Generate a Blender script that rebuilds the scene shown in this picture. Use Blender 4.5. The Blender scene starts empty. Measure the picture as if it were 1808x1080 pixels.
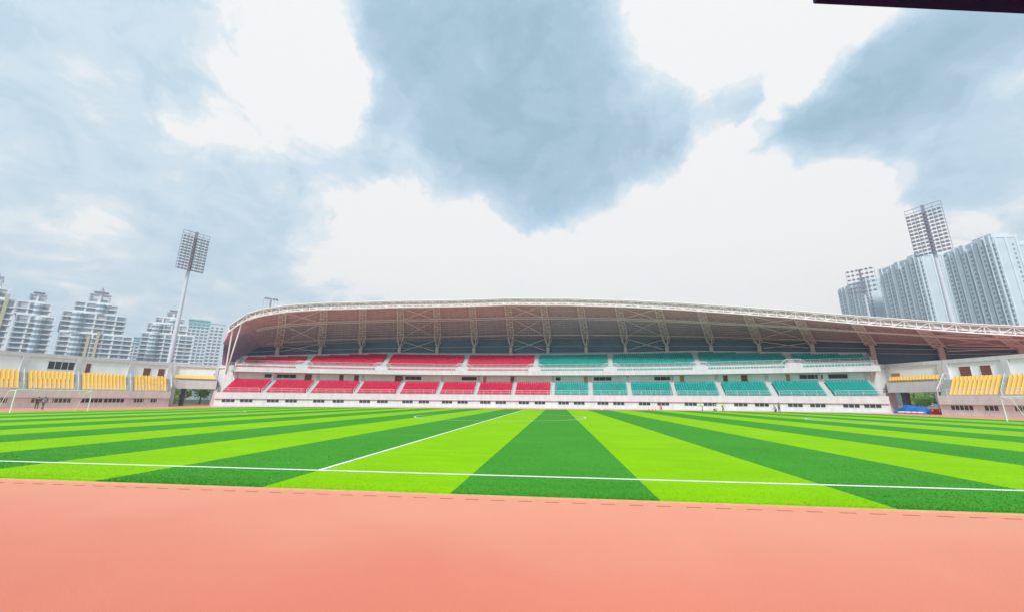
import bpy, math, random
from mathutils import Vector, Matrix
random.seed(7)
SC = bpy.context.scene
COL = SC.collection

# ------------------------------------------------------------------ camera
F_PX = 690.0                       # focal length in pixels of a 1808 px wide frame
PITCH, YAW, ROLL = math.radians(13.43), math.radians(6.44), math.radians(.435)
CAM = Vector((6.12, -43.9, 1.835))
FW = Vector((-math.sin(YAW)*math.cos(PITCH), math.cos(YAW)*math.cos(PITCH), math.sin(PITCH)))
_r0 = Vector((math.cos(YAW), math.sin(YAW), 0)); _u0 = _r0.cross(FW)
RT = math.cos(ROLL)*_r0 + math.sin(ROLL)*_u0
UP = -math.sin(ROLL)*_r0 + math.cos(ROLL)*_u0
cd = bpy.data.cameras.new('camera'); cam = bpy.data.objects.new('camera', cd); COL.objects.link(cam)
cam.matrix_world = Matrix(((RT.x, UP.x, -FW.x, CAM.x), (RT.y, UP.y, -FW.y, CAM.y), (RT.z, UP.z, -FW.z, CAM.z), (0, 0, 0, 1)))
cd.sensor_width = 36; cd.lens = F_PX/1808*36; cd.clip_start = .05; cd.clip_end = 8000
SC.camera = cam

def ray(x, y): return (F_PX*FW + (x-904)*RT - (y-540)*UP)
def atz(x, y, z):
    d = ray(x, y); return CAM + d*((z-CAM.z)/d.z)
def atd(x, y, D):
    d = ray(x, y); return CAM + d*(D/math.hypot(d.x, d.y))
def proj(p):
    v = Vector(p)-CAM; z = v.dot(FW)
    return 904+F_PX*v.dot(RT)/z, 540-F_PX*v.dot(UP)/z, z

# ------------------------------------------------------------------ light and sky
SUN_EL, SUN_AZ = math.radians(43), math.radians(184)      # azimuth clockwise from +Y (the far stand)
SC.view_settings.view_transform = 'Standard'; SC.view_settings.look = 'None'
SC.view_settings.gamma = 1; SC.view_settings.use_curve_mapping = False
SC.view_settings.exposure = 1.3
sd = bpy.data.lights.new('sun', 'SUN'); sd.energy = 1.5; sd.angle = math.radians(14); sd.color = (1, .965, .92)
so = bpy.data.objects.new('sun', sd); COL.objects.link(so)
sdir = Vector((math.sin(SUN_AZ)*math.cos(SUN_EL), math.cos(SUN_AZ)*math.cos(SUN_EL), math.sin(SUN_EL)))
so.rotation_euler = sdir.to_track_quat('Z', 'Y').to_euler(); so.location = (0, 0, 120)

W = bpy.data.worlds.new('World'); SC.world = W; W.use_nodes = True
nt = W.node_tree; nt.nodes.clear()
def wn(t, **k):
    n = nt.nodes.new(t)
    for a, b in k.items(): setattr(n, a, b)
    return n
def wl(a, b): nt.links.new(a, b)
def wmath(op, a, b=None, clamp=False):
    n = wn('ShaderNodeMath', operation=op, use_clamp=clamp)
    for i, v in enumerate((a, b)):
        if v is None: continue
        if isinstance(v, (int, float)): n.inputs[i].default_value = v
        else: wl(v, n.inputs[i])
    return n.outputs[0]
tc = wn('ShaderNodeTexCoord')
sky = wn('ShaderNodeTexSky', sky_type='NISHITA', sun_disc=False, sun_elevation=SUN_EL, sun_rotation=SUN_AZ)
def wnoise(scale, detail, rough, vec, col=False, dist=0.):
    n = wn('ShaderNodeTexNoise'); n.inputs['Scale'].default_value = scale; n.inputs['Detail'].default_value = detail
    n.inputs['Roughness'].default_value = rough; n.inputs['Distortion'].default_value = dist
    wl(vec, n.inputs['Vector']); return n.outputs['Color' if col else 'Fac']
def wwarp(vec, scale, amt, detail=4, rough=.55):
    c = wnoise(scale, detail, rough, vec, True)
    s = wn('ShaderNodeVectorMath', operation='SUBTRACT'); wl(c, s.inputs[0]); s.inputs[1].default_value = (.5, .5, .5)
    m = wn('ShaderNodeVectorMath', operation='SCALE'); wl(s.outputs[0], m.inputs[0]); m.inputs['Scale'].default_value = amt
    a = wn('ShaderNodeVectorMath', operation='ADD'); wl(vec, a.inputs[0]); wl(m.outputs[0], a.inputs[1])
    n = wn('ShaderNodeVectorMath', operation='NORMALIZE'); wl(a.outputs[0], n.inputs[0]); return n.outputs[0]
gdir = tc.outputs['Generated']
w1 = wwarp(gdir, 3.6, .20, 6, .55)
wdir = wwarp(w1, 13., .06, 8, .68)
# cloud masses: (x, y, radius) as seen in the frame, turned into directions on the sky sphere; + bright, - shaded
BLOBS = [
 (520,110,120,.85),(590,40,90,.6),(560,215,75,.5),(640,110,50,.5),(440,210,60,.4),(340,205,55,.5),(420,255,40,.3),(480,290,45,.3),
 (695,243,42,.55),(1200,60,140,.95),(1330,70,110,.8),(1440,100,80,.8),(1150,190,40,.4),(1500,25,80,.6),(1402,165,50,1.3),(1352,222,36,1.1),(1305,252,30,.9),(1425,120,50,.6),(90,60,90,-.35),
 (640,400,90,.7),(760,440,120,.85),(920,480,130,.85),(1080,450,130,.85),(1260,400,150,.95),(1400,420,150,.9),(1290,300,70,.7),(1250,260,45,.5),
 (1440,320,85,.6),(1570,300,65,.6),(1470,500,150,.9),(1560,420,80,.4),(1640,215,32,.45),(1770,130,60,.7),(620,500,60,.3),(570,480,30,.3),
 (150,110,60,.1),(60,400,120,.22),(200,470,100,.15),(1700,400,70,.2),
 (860,60,190,-.75),(830,170,160,-.75),(980,210,170,-.85),(960,330,95,-1.0),(900,300,110,-.6),(1090,240,95,-.55),(760,60,90,-.5),(1000,80,90,-.5),
 (640,270,60,-.3),(680,180,45,-.3),(1260,185,90,-.40),(1330,150,55,-.25),(1180,220,70,-.35),
 (1400,245,80,-.85),(1510,195,110,-.95),(1640,120,110,-.8),(1750,60,110,-.6),(1340,262,35,-.4),(1480,350,45,-.5),(1560,365,50,-.4),(1700,270,110,-.4),
 (330,110,100,-.25),(120,290,130,-.22),(250,430,90,-.22),(480,390,90,-.15),(400,40,60,-.3),(20,480,120,-.15)]
acc = None
for bx, by, br, bw in BLOBS:
    c = ray(bx, by).normalized(); e = ray(bx+(br if bx < 904 else -br), by).normalized()
    ang = math.acos(max(-1, min(1, c.dot(e))))
    d = wn('ShaderNodeVectorMath', operation='DOT_PRODUCT'); wl(wdir, d.inputs[0]); d.inputs[1].default_value = c
    mr = wn('ShaderNodeMapRange', interpolation_type='SMOOTHSTEP'); wl(d.outputs['Value'], mr.inputs['Value'])
    mr.inputs['From Min'].default_value = math.cos(ang*1.45); mr.inputs['From Max'].default_value = math.cos(ang*.35)
    mr.inputs['To Min'].default_value = 0; mr.inputs['To Max'].default_value = bw
    acc = mr.outputs[0] if acc is None else wmath('ADD', acc, mr.outputs[0])
sp = wn('ShaderNodeSeparateXYZ'); wl(gdir, sp.inputs[0]); dz_ = wmath('ADD', wmath('MAXIMUM', sp.outputs['Z'], 0.), .22)
flat = wn('ShaderNodeCombineXYZ'); wl(wmath('DIVIDE', sp.outputs['X'], dz_), flat.inputs[0]); wl(wmath('DIVIDE', sp.outputs['Y'], dz_), flat.inputs[1])
n1 = wnoise(1.5, 9, .58, flat.outputs[0], dist=.5)
n2 = wnoise(4.2, 9, .62, flat.outputs[0], dist=.8)
acc = wmath('DIVIDE', acc, wmath('ADD', 1., wmath('MULTIPLY', wmath('ABSOLUTE', acc), .55)))
n3 = wnoise(20., 10, .66, wdir, dist=.6)
fld = wmath('ADD', acc, wmath('MULTIPLY', wmath('SUBTRACT', n1, .5), 1.3))
fld = wmath('ADD', fld, wmath('MULTIPLY', wmath('SUBTRACT', n2, .5), 1.35))
fld = wmath('ADD', fld, wmath('MULTIPLY', wmath('SUBTRACT', n3, .5), .85))
fld = wmath('ADD', wmath('MULTIPLY', fld, .40), .485)
ramp = wn('ShaderNodeValToRGB'); wl(fld, ramp.inputs[0])
K = 4.06    # cloud radiance scale: with background strength .1 and exposure 1.3 a ramp value shows as itself
cr = ramp.color_ramp; cr.interpolation = 'EASE'
STOPS = [(0., (.34, .515, .62)), (.13, (.395, .57, .70)), (.25, (.47, .635, .78)), (.38, (.55, .705, .835)), (.50, (.64, .775, .88)), (.58, (.76, .845, .905)), (.65, (.93, .935, .94)), (1., (.94, .94, .94))]
while len(cr.elements) < len(STOPS): cr.elements.new(.5)
for e, (p, c) in zip(cr.elements, STOPS): e.position = p; e.color = (*c, 1)
sc_ = wn('ShaderNodeVectorMath', operation='SCALE'); wl(ramp.outputs[0], sc_.inputs[0]); sc_.inputs['Scale'].default_value = K
# thin gaps of open sky
gap = wn('ShaderNodeMapRange', interpolation_type='SMOOTHSTEP'); wl(wnoise(3.6, 6, .6, w1), gap.inputs['Value'])
gap.inputs['From Min'].default_value = .60; gap.inputs['From Max'].default_value = .80; gap.inputs['To Max'].default_value = .35
gm = wn('ShaderNodeMapRange', interpolation_type='SMOOTHSTEP'); wl(fld, gm.inputs['Value'])
gm.inputs['From Min'].default_value = .55; gm.inputs['From Max'].default_value = .40
mix = wn('ShaderNodeMix', data_type='RGBA'); wl(wmath('MULTIPLY', gap.outputs[0], gm.outputs[0]), mix.inputs['Factor'])
wl(sc_.outputs[0], mix.inputs['A']); wl(sky.outputs[0], mix.inputs['B'])
bg = wn('ShaderNodeBackground'); bg.inputs['Strength'].default_value = .1; wl(mix.outputs['Result'], bg.inputs['Color'])
wo = wn('ShaderNodeOutputWorld'); wl(bg.outputs[0], wo.inputs[0])
W.cycles.sampling_method = 'MANUAL'; W.cycles.sample_map_resolution = 512

# ------------------------------------------------------------------ materials
MATS = {}
def mat(name, col, rough=.7, metal=0., var=.08, scale=1.5, bump=0., bscale=30., sheen=0., sheen_tint=(1, 1, 1), spec=.4, island=0., stretch=None):
    if name in MATS: return MATS[name]
    m = bpy.data.materials.new(name); m.use_nodes = True; t = m.node_tree; b = t.nodes['Principled BSDF']
    b.inputs['Roughness'].default_value = rough; b.inputs['Metallic'].default_value = metal
    b.inputs['Specular IOR Level'].default_value = spec
    if sheen:
        b.inputs['Sheen Weight'].default_value = sheen; b.inputs['Sheen Tint'].default_value = (*sheen_tint, 1); b.inputs['Sheen Roughness'].default_value = .45
    g = t.nodes.new('ShaderNodeTexCoord'); vec = g.outputs['Object']
    if stretch:
        mp = t.nodes.new('ShaderNodeMapping'); mp.inputs['Scale'].default_value = stretch; t.links.new(vec, mp.inputs['Vector']); vec = mp.outputs[0]
    n = t.nodes.new('ShaderNodeTexNoise'); n.inputs['Scale'].default_value = scale; n.inputs['Detail'].default_value = 6; n.inputs['Roughness'].default_value = .6
    t.links.new(vec, n.inputs['Vector'])
    mr = t.nodes.new('ShaderNodeMapRange'); mr.inputs['From Min'].default_value = .3; mr.inputs['From Max'].default_value = .7
    mr.inputs['To Min'].default_value = 1-var; mr.inputs['To Max'].default_value = 1+var; t.links.new(n.outputs['Fac'], mr.inputs['Value'])
    fac = mr.outputs[0]
    if island:
        gi = t.nodes.new('ShaderNodeNewGeometry'); r2 = t.nodes.new('ShaderNodeMapRange'); t.links.new(gi.outputs['Random Per Island'], r2.inputs['Value'])
        r2.inputs['To Min'].default_value = 1-island; r2.inputs['To Max'].default_value = 1+island
        mm = t.nodes.new('ShaderNodeMath'); mm.operation = 'MULTIPLY'; t.links.new(fac, mm.inputs[0]); t.links.new(r2.outputs[0], mm.inputs[1]); fac = mm.outputs[0]
    v = t.nodes.new('ShaderNodeVectorMath'); v.operation = 'SCALE'; v.inputs[0].default_value = col; t.links.new(fac, v.inputs['Scale'])
    t.links.new(v.outputs[0], b.inputs['Base Color'])
    if bump:
        bn = t.nodes.new('ShaderNodeTexNoise'); bn.inputs['Scale'].default_value = bscale; bn.inputs['Detail'].default_value = 4
        t.links.new(g.outputs['Object'], bn.inputs['Vector'])
        bp = t.nodes.new('ShaderNodeBump'); bp.inputs['Strength'].default_value = bump; bp.inputs['Distance'].default_value = .02
        t.links.new(bn.outputs['Fac'], bp.inputs['Height']); t.links.new(bp.outputs[0], b.inputs['Normal'])
    MATS[name] = m; return m

def turf_mat(name, col, amp):
    m = mat(name, col, rough=.9, var=.06, scale=.35, spec=.08)
    t = m.node_tree; b = t.nodes['Principled BSDF']; g = t.nodes['Texture Coordinate']
    base = b.inputs['Base Color'].links[0].from_socket
    mp = t.nodes.new('ShaderNodeMapping'); mp.inputs['Scale'].default_value = (7, 30, 1); t.links.new(g.outputs['Object'], mp.inputs['Vector'])
    n = t.nodes.new('ShaderNodeTexNoise'); n.inputs['Scale'].default_value = 1.; n.inputs['Detail'].default_value = 7; n.inputs['Roughness'].default_value = .75
    t.links.new(mp.outputs[0], n.inputs['Vector'])
    mr = t.nodes.new('ShaderNodeMapRange'); mr.inputs['From Min'].default_value = .3; mr.inputs['From Max'].default_value = .7
    mr.inputs['To Min'].default_value = 1-amp; mr.inputs['To Max'].default_value = 1+amp; t.links.new(n.outputs['Fac'], mr.inputs['Value'])
    mp2 = t.nodes.new('ShaderNodeMapping'); mp2.inputs['Scale'].default_value = (.35, 2.2, 1); t.links.new(g.outputs['Object'], mp2.inputs['Vector'])
    n2 = t.nodes.new('ShaderNodeTexNoise'); n2.inputs['Scale'].default_value = 1.; n2.inputs['Detail'].default_value = 5; t.links.new(mp2.outputs[0], n2.inputs['Vector'])
    mr2 = t.nodes.new('ShaderNodeMapRange'); mr2.inputs['From Min'].default_value = .3; mr2.inputs['From Max'].default_value = .7
    mr2.inputs['To Min'].default_value = .94; mr2.inputs['To Max'].default_value = 1.06; t.links.new(n2.outputs['Fac'], mr2.inputs['Value'])
    mu = t.nodes.new('ShaderNodeMath'); mu.operation = 'MULTIPLY'; t.links.new(mr.outputs[0], mu.inputs[0]); t.links.new(mr2.outputs[0], mu.inputs[1])
    v = t.nodes.new('ShaderNodeVectorMath'); v.operation = 'SCALE'; t.links.new(base, v.inputs[0]); t.links.new(mu.outputs[0], v.inputs['Scale'])
    t.links.new(v.outputs[0], b.inputs['Base Color'])
    bp = t.nodes.new('ShaderNodeBump'); bp.inputs['Strength'].default_value = .35; bp.inputs['Distance'].default_value = .02
    t.links.new(n.outputs['Fac'], bp.inputs['Height']); t.links.new(bp.outputs[0], b.inputs['Normal'])
    return m

M_LIGHT = turf_mat('turf_light', (.215, .49, .0), .14)
M_DARK = turf_mat('turf_dark', (.052, .265, .024), .36)
def track_mat():
    m = mat('track_red', (.63, .145, .09), rough=.7, var=.035, scale=.22, bump=.5, bscale=120, sheen=.45, sheen_tint=(1, .66, .5), spec=.2)
    t = m.node_tree; b = t.nodes['Principled BSDF']; g = t.nodes['Texture Coordinate']
    base = b.inputs['Base Color'].links[0].from_socket
    # grazing sky sheen painted in, paler toward the kerb, with patchy dust film
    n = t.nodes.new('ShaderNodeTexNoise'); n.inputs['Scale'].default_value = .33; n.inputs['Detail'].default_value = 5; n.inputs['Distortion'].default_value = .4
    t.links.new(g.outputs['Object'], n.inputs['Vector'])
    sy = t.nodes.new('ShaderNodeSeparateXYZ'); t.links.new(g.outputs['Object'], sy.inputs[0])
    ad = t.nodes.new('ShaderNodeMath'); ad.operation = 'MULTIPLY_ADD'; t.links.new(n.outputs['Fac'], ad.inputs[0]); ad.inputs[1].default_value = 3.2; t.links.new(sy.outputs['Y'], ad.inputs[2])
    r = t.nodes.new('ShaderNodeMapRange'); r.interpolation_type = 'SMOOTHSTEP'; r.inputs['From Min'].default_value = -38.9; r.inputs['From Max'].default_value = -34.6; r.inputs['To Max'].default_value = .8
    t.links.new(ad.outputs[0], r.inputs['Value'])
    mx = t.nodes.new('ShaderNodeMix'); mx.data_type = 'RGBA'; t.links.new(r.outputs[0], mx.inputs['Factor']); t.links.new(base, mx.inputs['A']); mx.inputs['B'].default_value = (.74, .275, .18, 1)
    n2 = t.nodes.new('ShaderNodeTexNoise'); n2.inputs['Scale'].default_value = 70; n2.inputs['Detail'].default_value = 5; t.links.new(g.outputs['Object'], n2.inputs['Vector'])
    r2 = t.nodes.new('ShaderNodeMapRange'); r2.inputs['From Min'].default_value = .3; r2.inputs['From Max'].default_value = .7; r2.inputs['To Min'].default_value = .86; r2.inputs['To Max'].default_value = 1.14
    t.links.new(n2.outputs['Fac'], r2.inputs['Value'])
    v = t.nodes.new('ShaderNodeVectorMath'); v.operation = 'SCALE'; t.links.new(mx.outputs['Result'], v.inputs[0]); t.links.new(r2.outputs[0], v.inputs['Scale'])
    t.links.new(v.outputs[0], b.inputs['Base Color'])
    return m
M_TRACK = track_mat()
M_GROUND = mat('ground_soil', (.16, .17, .13), .9, var=.3, scale=.05)
M_LINE = mat('line_white', (.80, .82, .78), .7, var=.05, scale=8)
M_KERB = mat('kerb_ochre', (.62, .36, .20), .7, var=.1, scale=6)
M_SLOT = mat('slot_dark', (.40, .12, .085), .8, var=.2, scale=8)
M_REAR = mat('rear_wall_paint', (.88, .88, .88), .75, var=.06, scale=.5, stretch=(1, 1, .25))
M_WALL = mat('wall_paint', (.62, .63, .64), .75, var=.12, scale=1.3, stretch=(1, 1, .25))
M_FASC = mat('fascia_paint', (.60, .60, .62), .7, var=.10, scale=1.3, stretch=(1, 1, .3))
M_CONC = mat('terrace_concrete', (.42, .45, .44), .85, var=.12, scale=1.2)
M_STAIR = mat('stair_concrete', (.50, .54, .53), .85, var=.1, scale=2)
M_DGLASS = mat('dark_glass', (.035, .045, .06), .15, var=.3, scale=.4, spec=.5)
M_FRAME = mat('window_frame', (.66, .66, .66), .5)
M_BROWN = mat('door_brown', (.20, .065, .055), .6, var=.15)
M_ORANGE = mat('door_orange', (.52, .24, .09), .6, var=.15)
M_OPEN = mat('opening_dark', (.055, .06, .075), .8, var=.2)
M_RED = mat('seat_red', (.53, .004, .055), .5, var=.08, scale=.8, island=.16, spec=.15)
M_TEAL = mat('seat_teal', (.0, .29, .26), .5, var=.08, scale=.8, island=.14, spec=.12)
M_YELL = mat('seat_yellow', (.92, .61, .15), .5, var=.06, scale=.8, island=.12, spec=.2)
M_RAIL = mat('rail_white', (.72, .72, .73), .4, var=.03)
M_STEEL = mat('truss_paint', (.90, .80, .88), .45, var=.06)
M_EDGE = mat('edge_truss_paint', (.86, .84, .87), .45, var=.05)
M_SOFF = mat('soffit_boards', (.66, .42, .60), .7, var=.12, scale=.5)
M_PURL = mat('purlin_paint', (.76, .56, .66), .6, var=.08)
M_SOFB = mat('soffit_grey', (.46, .43, .70), .7, var=.12, scale=.5)
M_ROOF = mat('roof_sheet', (.70, .67, .68), .55, var=.06)
M_GLAZ = mat('rear_glazing', (.06, .155, .25), .35, var=.25, scale=.2, spec=.5)
M_COLM = mat('column_paint', (.66, .64, .63), .7, var=.05)

# ------------------------------------------------------------------ mesh helpers
class MB:
    def __init__(s): s.v = []; s.f = []; s.m = []
    def add(s, vs, fs, mi=0):
        o = len(s.v); s.v += [tuple(v) for v in vs]
        for f in fs: s.f.append(tuple(i+o for i in f)); s.m.append(mi)
    def hexa(s, c, mi=0):     # 4 bottom then 4 top corners
        s.add(c, [(3, 2, 1, 0), (4, 5, 6, 7), (0, 1, 5, 4), (1, 2, 6, 5), (2, 3, 7, 6), (3, 0, 4, 7)], mi)
    def box(s, x0, x1, y0, y1, z0, z1, mi=0):
        s.hexa([(x0, y0, z0), (x1, y0, z0), (x1, y1, z0), (x0, y1, z0), (x0, y0, z1), (x1, y0, z1), (x1, y1, z1), (x0, y1, z1)], mi)
    def obox(s, c, ax, ay, hx, hy, z0, z1, mi=0):   # oriented box, ax/ay unit 2d axes
        p = []
        for z in (z0, z1):
            for a, b in ((-1, -1), (1, -1), (1, 1), (-1, 1)):
                q = Vector((c[0], c[1], 0)) + ax*hx*a + ay*hy*b; p.append((q.x, q.y, z))
        s.hexa(p, mi)
    def tube(s, a, b, r, n=4, r2=None, mi=0, caps=True):
        a = Vector(a); b = Vector(b); d = (b-a)
        if d.length < 1e-6: return
        d.normalize(); u = d.orthogonal().normalized() if abs(d.z) < .95 else Vector((1, 0, 0)); u = (u-d*u.dot(d)).normalized(); w = d.cross(u)
        r2 = r if r2 is None else r2; vs = []
        for c, rr in ((a, r), (b, r2)):
            for i in range(n):
                t = 2*math.pi*(i+.5)/n; vs.append(c+u*math.cos(t)*rr+w*math.sin(t)*rr)
        fs = [(i, (i+1) % n, n+(i+1) % n, n+i) for i in range(n)]
        if caps: fs += [tuple(range(n-1, -1, -1)), tuple(range(n, 2*n))]
        s.add(vs, fs, mi)
    def poly(s, pts, r, n=4, mi=0):
        for a, b in zip(pts, pts[1:]): s.tube(a, b, r, n, mi=mi)
    def sweep(s, P, ss, prof, mi=0, closed=True, caps=True):
        k0 = None; rings = []
        for t in ss:
            pr = prof(t) if callable(prof) else prof
            rings.append([P(t, o, z) for o, z in pr])
        k = len(rings[0]); vs = [p for r in rings for p in r]; fs = []
        for i in range(len(rings)-1):
            for j in range(k if closed else k-1):
                a, b = j, (j+1) % k; fs.append((i*k+a, i*k+b, (i+1)*k+b, (i+1)*k+a))
        if caps and closed:
            fs.append(tuple(range(k))); fs.append(tuple(range((len(rings)-1)*k+k-1, (len(rings)-1)*k-1, -1)))
        s.add(vs, fs, mi)
    def mesh(s, name, mats, smooth=False):
        me = bpy.data.meshes.new(name); me.from_pydata(s.v, [], s.f)
        for m in (mats if isinstance(mats, (list, tuple)) else [mats]): me.materials.append(m)
        if any(s.m): me.polygons.foreach_set('material_index', s.m)
        if smooth: me.polygons.foreach_set('use_smooth', [True]*len(s.f))
        me.validate(); return me
    def build(s, name, mats, parent=None, smooth=False):
        return link(name, s.mesh(name, mats, smooth), parent)
def link(name, me, parent=None, M=None):
    o = bpy.data.objects.new(name, me); COL.objects.link(o)
    if parent: o.parent = parent
    if M is not None: o.matrix_local = M
    return o
def tag(o, label=None, cat=None, group=None, kind=None):
    if label: o['label'] = label
    if cat: o['category'] = cat
    if group: o['group'] = group
    if kind: o['kind'] = kind
    return o
def empty(name, loc=(0, 0, 0)):
    o = bpy.data.objects.new(name, None); COL.objects.link(o); o.location = loc; o.empty_display_size = .5; return o
class Thing:      # an Empty at the thing's base; parts are given in world space
    def __init__(s, name, loc, label, cat, group=None):
        s.o = empty(name, loc); tag(s.o, label, cat, group); s.inv = Matrix.Translation(-Vector(loc))
    def part(s, mb, name, mats, parent=None, smooth=False, kind=None):
        o = mb.build(name, mats, parent or s.o, smooth)
        if parent is None: o.matrix_local = s.inv
        if kind: o['kind'] = kind
        return o
    def inst(s, me, name, M, parent=None):
        return link(name, me, parent or s.o, s.inv @ M if parent is None else M)
def frange(a, b, n): return [a+(b-a)*i/n for i in range(n+1)]
def lerp(a, b, t): return a+(b-a)*t
def table(tb, x):
    if x <= tb[0][0]: return tb[0][1]
    for (a, b), (c, d) in zip(tb, tb[1:]):
        if x <= c: return lerp(b, d, (x-a)/(c-a))
    return tb[-1][1]
def smooth_table(tb, x, w=.8): return sum(table(tb, x+w*k/2) for k in (-2, -1, 0, 1, 2))/5

# curved plan lines: main stand (s in degrees about a far centre), end stands (s in metres along their rear wall)
RC = 118.
def PM(s, off, z):
    t = math.radians(s); return ((RC+off)*math.sin(t), -RC+(RC+off)*math.cos(t), z)
class Path:
    def __init__(self, pts, side):
        P = [Vector(p) for p in pts]; dense = []
        ext = [P[0]*2-P[1]] + P + [P[-1]*2-P[-2]]
        for i in range(1, len(ext)-2):
            for k in range(24):
                t = k/24; a, b, c, d = ext[i-1:i+3]
                dense.append(.5*((2*b)+(-a+c)*t+(2*a-5*b+4*c-d)*t*t+(-a+3*b-3*c+d)*t**3))
        dense.append(P[-1]); self.p = dense; self.s = [0]
        for a, b in zip(dense, dense[1:]): self.s.append(self.s[-1]+(b-a).length)
        self.L = self.s[-1]; self.side = side
    def at(self, s):
        s = max(0, min(self.L-1e-6, s)); lo, hi = 0, len(self.s)-1
        while hi-lo > 1:
            m = (lo+hi)//2
            if self.s[m] <= s: lo = m
            else: hi = m
        t = (s-self.s[lo])/(self.s[lo+1]-self.s[lo]); p = self.p[lo].lerp(self.p[lo+1], t)
        a = self.p[max(0, lo-6)]; b = self.p[min(len(self.p)-1, lo+7)]; d = (b-a).normalized()
        n = Vector((d.y, -d.x))*self.side
        return p, n
    def __call__(self, s, off, z):
        p, n = self.at(s); d = (p-Vector((4., -40.))).normalized()*.85+n*.15; d.normalize()
        q = p+d*(off/max(.4, d.dot(n))); return (q.x, q.y, z)
PL = Path([(-74.7, 43.3), (-79.9, 36.2), (-84.2, 23.6), (-87.4, 12.3), (-89.6, 0), (-90.2, -12)], 1)
PR = Path([(72.2, 43.9), (75.6, 33.6), (78.1, 25), (80.4, 14), (81.6, 2)], -1)
def s_px(P, px, off, z, lo, hi):
    f = lambda s: proj(P(s, off, z))[0]-px
    a, b = f(lo), f(hi)
    for _ in range(50):
        m = (lo+hi)/2
        if (f(m) > 0) == (b > 0): hi = m
        else: lo = m
    return (lo+hi)/2
def frame(P, s, off, z, ds):      # local X along the stand, local Y toward the pitch
    c = Vector(P(s, off, z)); t = Vector(P(s+.1, off, z))-Vector(P(s-.1, off, z)); i = Vector((-t.y, t.x, 0)).normalized()
    if i.dot(Vector(P(s, off-1, z))-c) < 0: i = -i
    x = Vector((i.y, -i.x, 0))
    return Matrix(((x.x, i.x, 0, c.x), (x.y, i.y, 0, c.y), (0, 0, 1, c.z), (0, 0, 0, 1)))

# ------------------------------------------------------------------ ground, track, pitch
g = MB(); g.add([(-4000, -4000, -.12), (4000, -4000, -.12), (4000, 6000, -.12), (-4000, 6000, -.12)], [(0, 1, 2, 3)])
tag(g.build('ground', M_GROUND), kind='structure')
g = MB(); g.box(-100, 100, -80, 62, -.1, 0)
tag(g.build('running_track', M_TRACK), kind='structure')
pitch = tag(empty('football_pitch'), kind='structure')
NEAR, FAR, XL, XR = -35.72, 36.2, -57., 57.
def y_edge(x, r):
    a = abs(x)-42.2; return r if a <= 0 else math.sqrt(max(0, r*r-a*a))
for k in range(-15, 15):
    x0, x1 = max(XL, 4.*k), min(XR, 4.*k+4)
    if x1 <= x0: continue
    xs = frange(x0, x1, 4); g = MB()
    top = [(x, -y_edge(x, -NEAR), .03) for x in xs] + [(x, y_edge(x, FAR), .03) for x in reversed(xs)]
    n = len(top); vs = top+[(a, b, .001) for a, b, _ in top]
    g.add(vs, [tuple(range(n))]+[(i, n+i, n+(i+1) % n, (i+1) % n) for i in range(n)])
    g.build('turf_strip', M_LIGHT if k % 2 == 0 else M_DARK, pitch)
def pline(pts, w=.12, closed=False, z=.036):
    g = MB(); P = [Vector(p) for p in pts]; n = len(P); vs = []
    for i, p in enumerate(P):
        a = P[i-1] if (i or closed) else p; b = P[(i+1) % n] if (i < n-1 or closed) else p
        d = (b-a).normalized(); nn = Vector((-d.y, d.x))*w/2; vs += [(p.x+nn.x, p.y+nn.y, z), (p.x-nn.x, p.y-nn.y, z)]
    m = n if closed else n-1
    g.add(vs, [(2*i+1, 2*((i+1) % n)+1, 2*((i+1) % n), 2*i) for i in range(m)])
    return g.build('pitch_line', M_LINE, pitch)
GL, GR = -53.2, 52.5
pline([(GL-.06, -33.75), (GR+.06, -33.75)]); pline([(GL-.06, 33.9), (GR+.06, 33.9)])
pline([(GL, -33.69), (GL, 33.84)]); pline([(GR, -33.69), (GR, 33.84)]); pline([(0, -33.69), (0, 33.84)])
pline([(9.15*math.cos(t), 9.15*math.sin(t)) for t in frange(0, 2*math.pi, 96)[:-1]], closed=True, z=.040)
for gx, sg in ((GL, 1), (GR, -1)):
    pline([(gx, -20.1), (gx+16.5*sg, -20.1), (gx+16.5*sg, 20.1), (gx, 20.1)], z=.040)
    pline([(gx, -9.1), (gx+5.5*sg, -9.1), (gx+5.5*sg, 9.1), (gx, 9.1)], z=.040)
    pline([(gx+11*sg+9.15*sg*math.cos(t), 9.15*math.sin(t)) for t in frange(-.92, .92, 20)], z=.040)
# standing fibres of the near turf, too fine to count
gb = (MB(), MB()); rb = random.Random(3)
for i in range(110000):
    y = NEAR+.02+11*rb.random()**2.0; x = 6.1+(rb.random()*2-1)*(y+43.9)*1.75
    if abs(y+33.75) < .06: continue
    if abs(x) < .06 and y > -33.75: continue
    k = math.floor((x+rb.gauss(0, .012))/4); a = rb.random()*6.283; w = rb.uniform(.004, .011); h = rb.uniform(.006, .018) if k % 2 == 0 else rb.uniform(.010, .026); dx, dy = math.cos(a)*w, math.sin(a)*w; lx, ly = rb.gauss(0, .012), rb.gauss(0, .012)
    if k % 2 == 0 and rb.random() < .45: continue
    gb[k % 2].add([(x-dx, y-dy, .029), (x+dx, y+dy, .029), (x+lx, y+ly, .03+h)], [(0, 1, 2)])
for g, m in zip(gb, (M_LIGHT, M_DARK)): g.build('turf_fibres', m, pitch)['kind'] = 'stuff'
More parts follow.
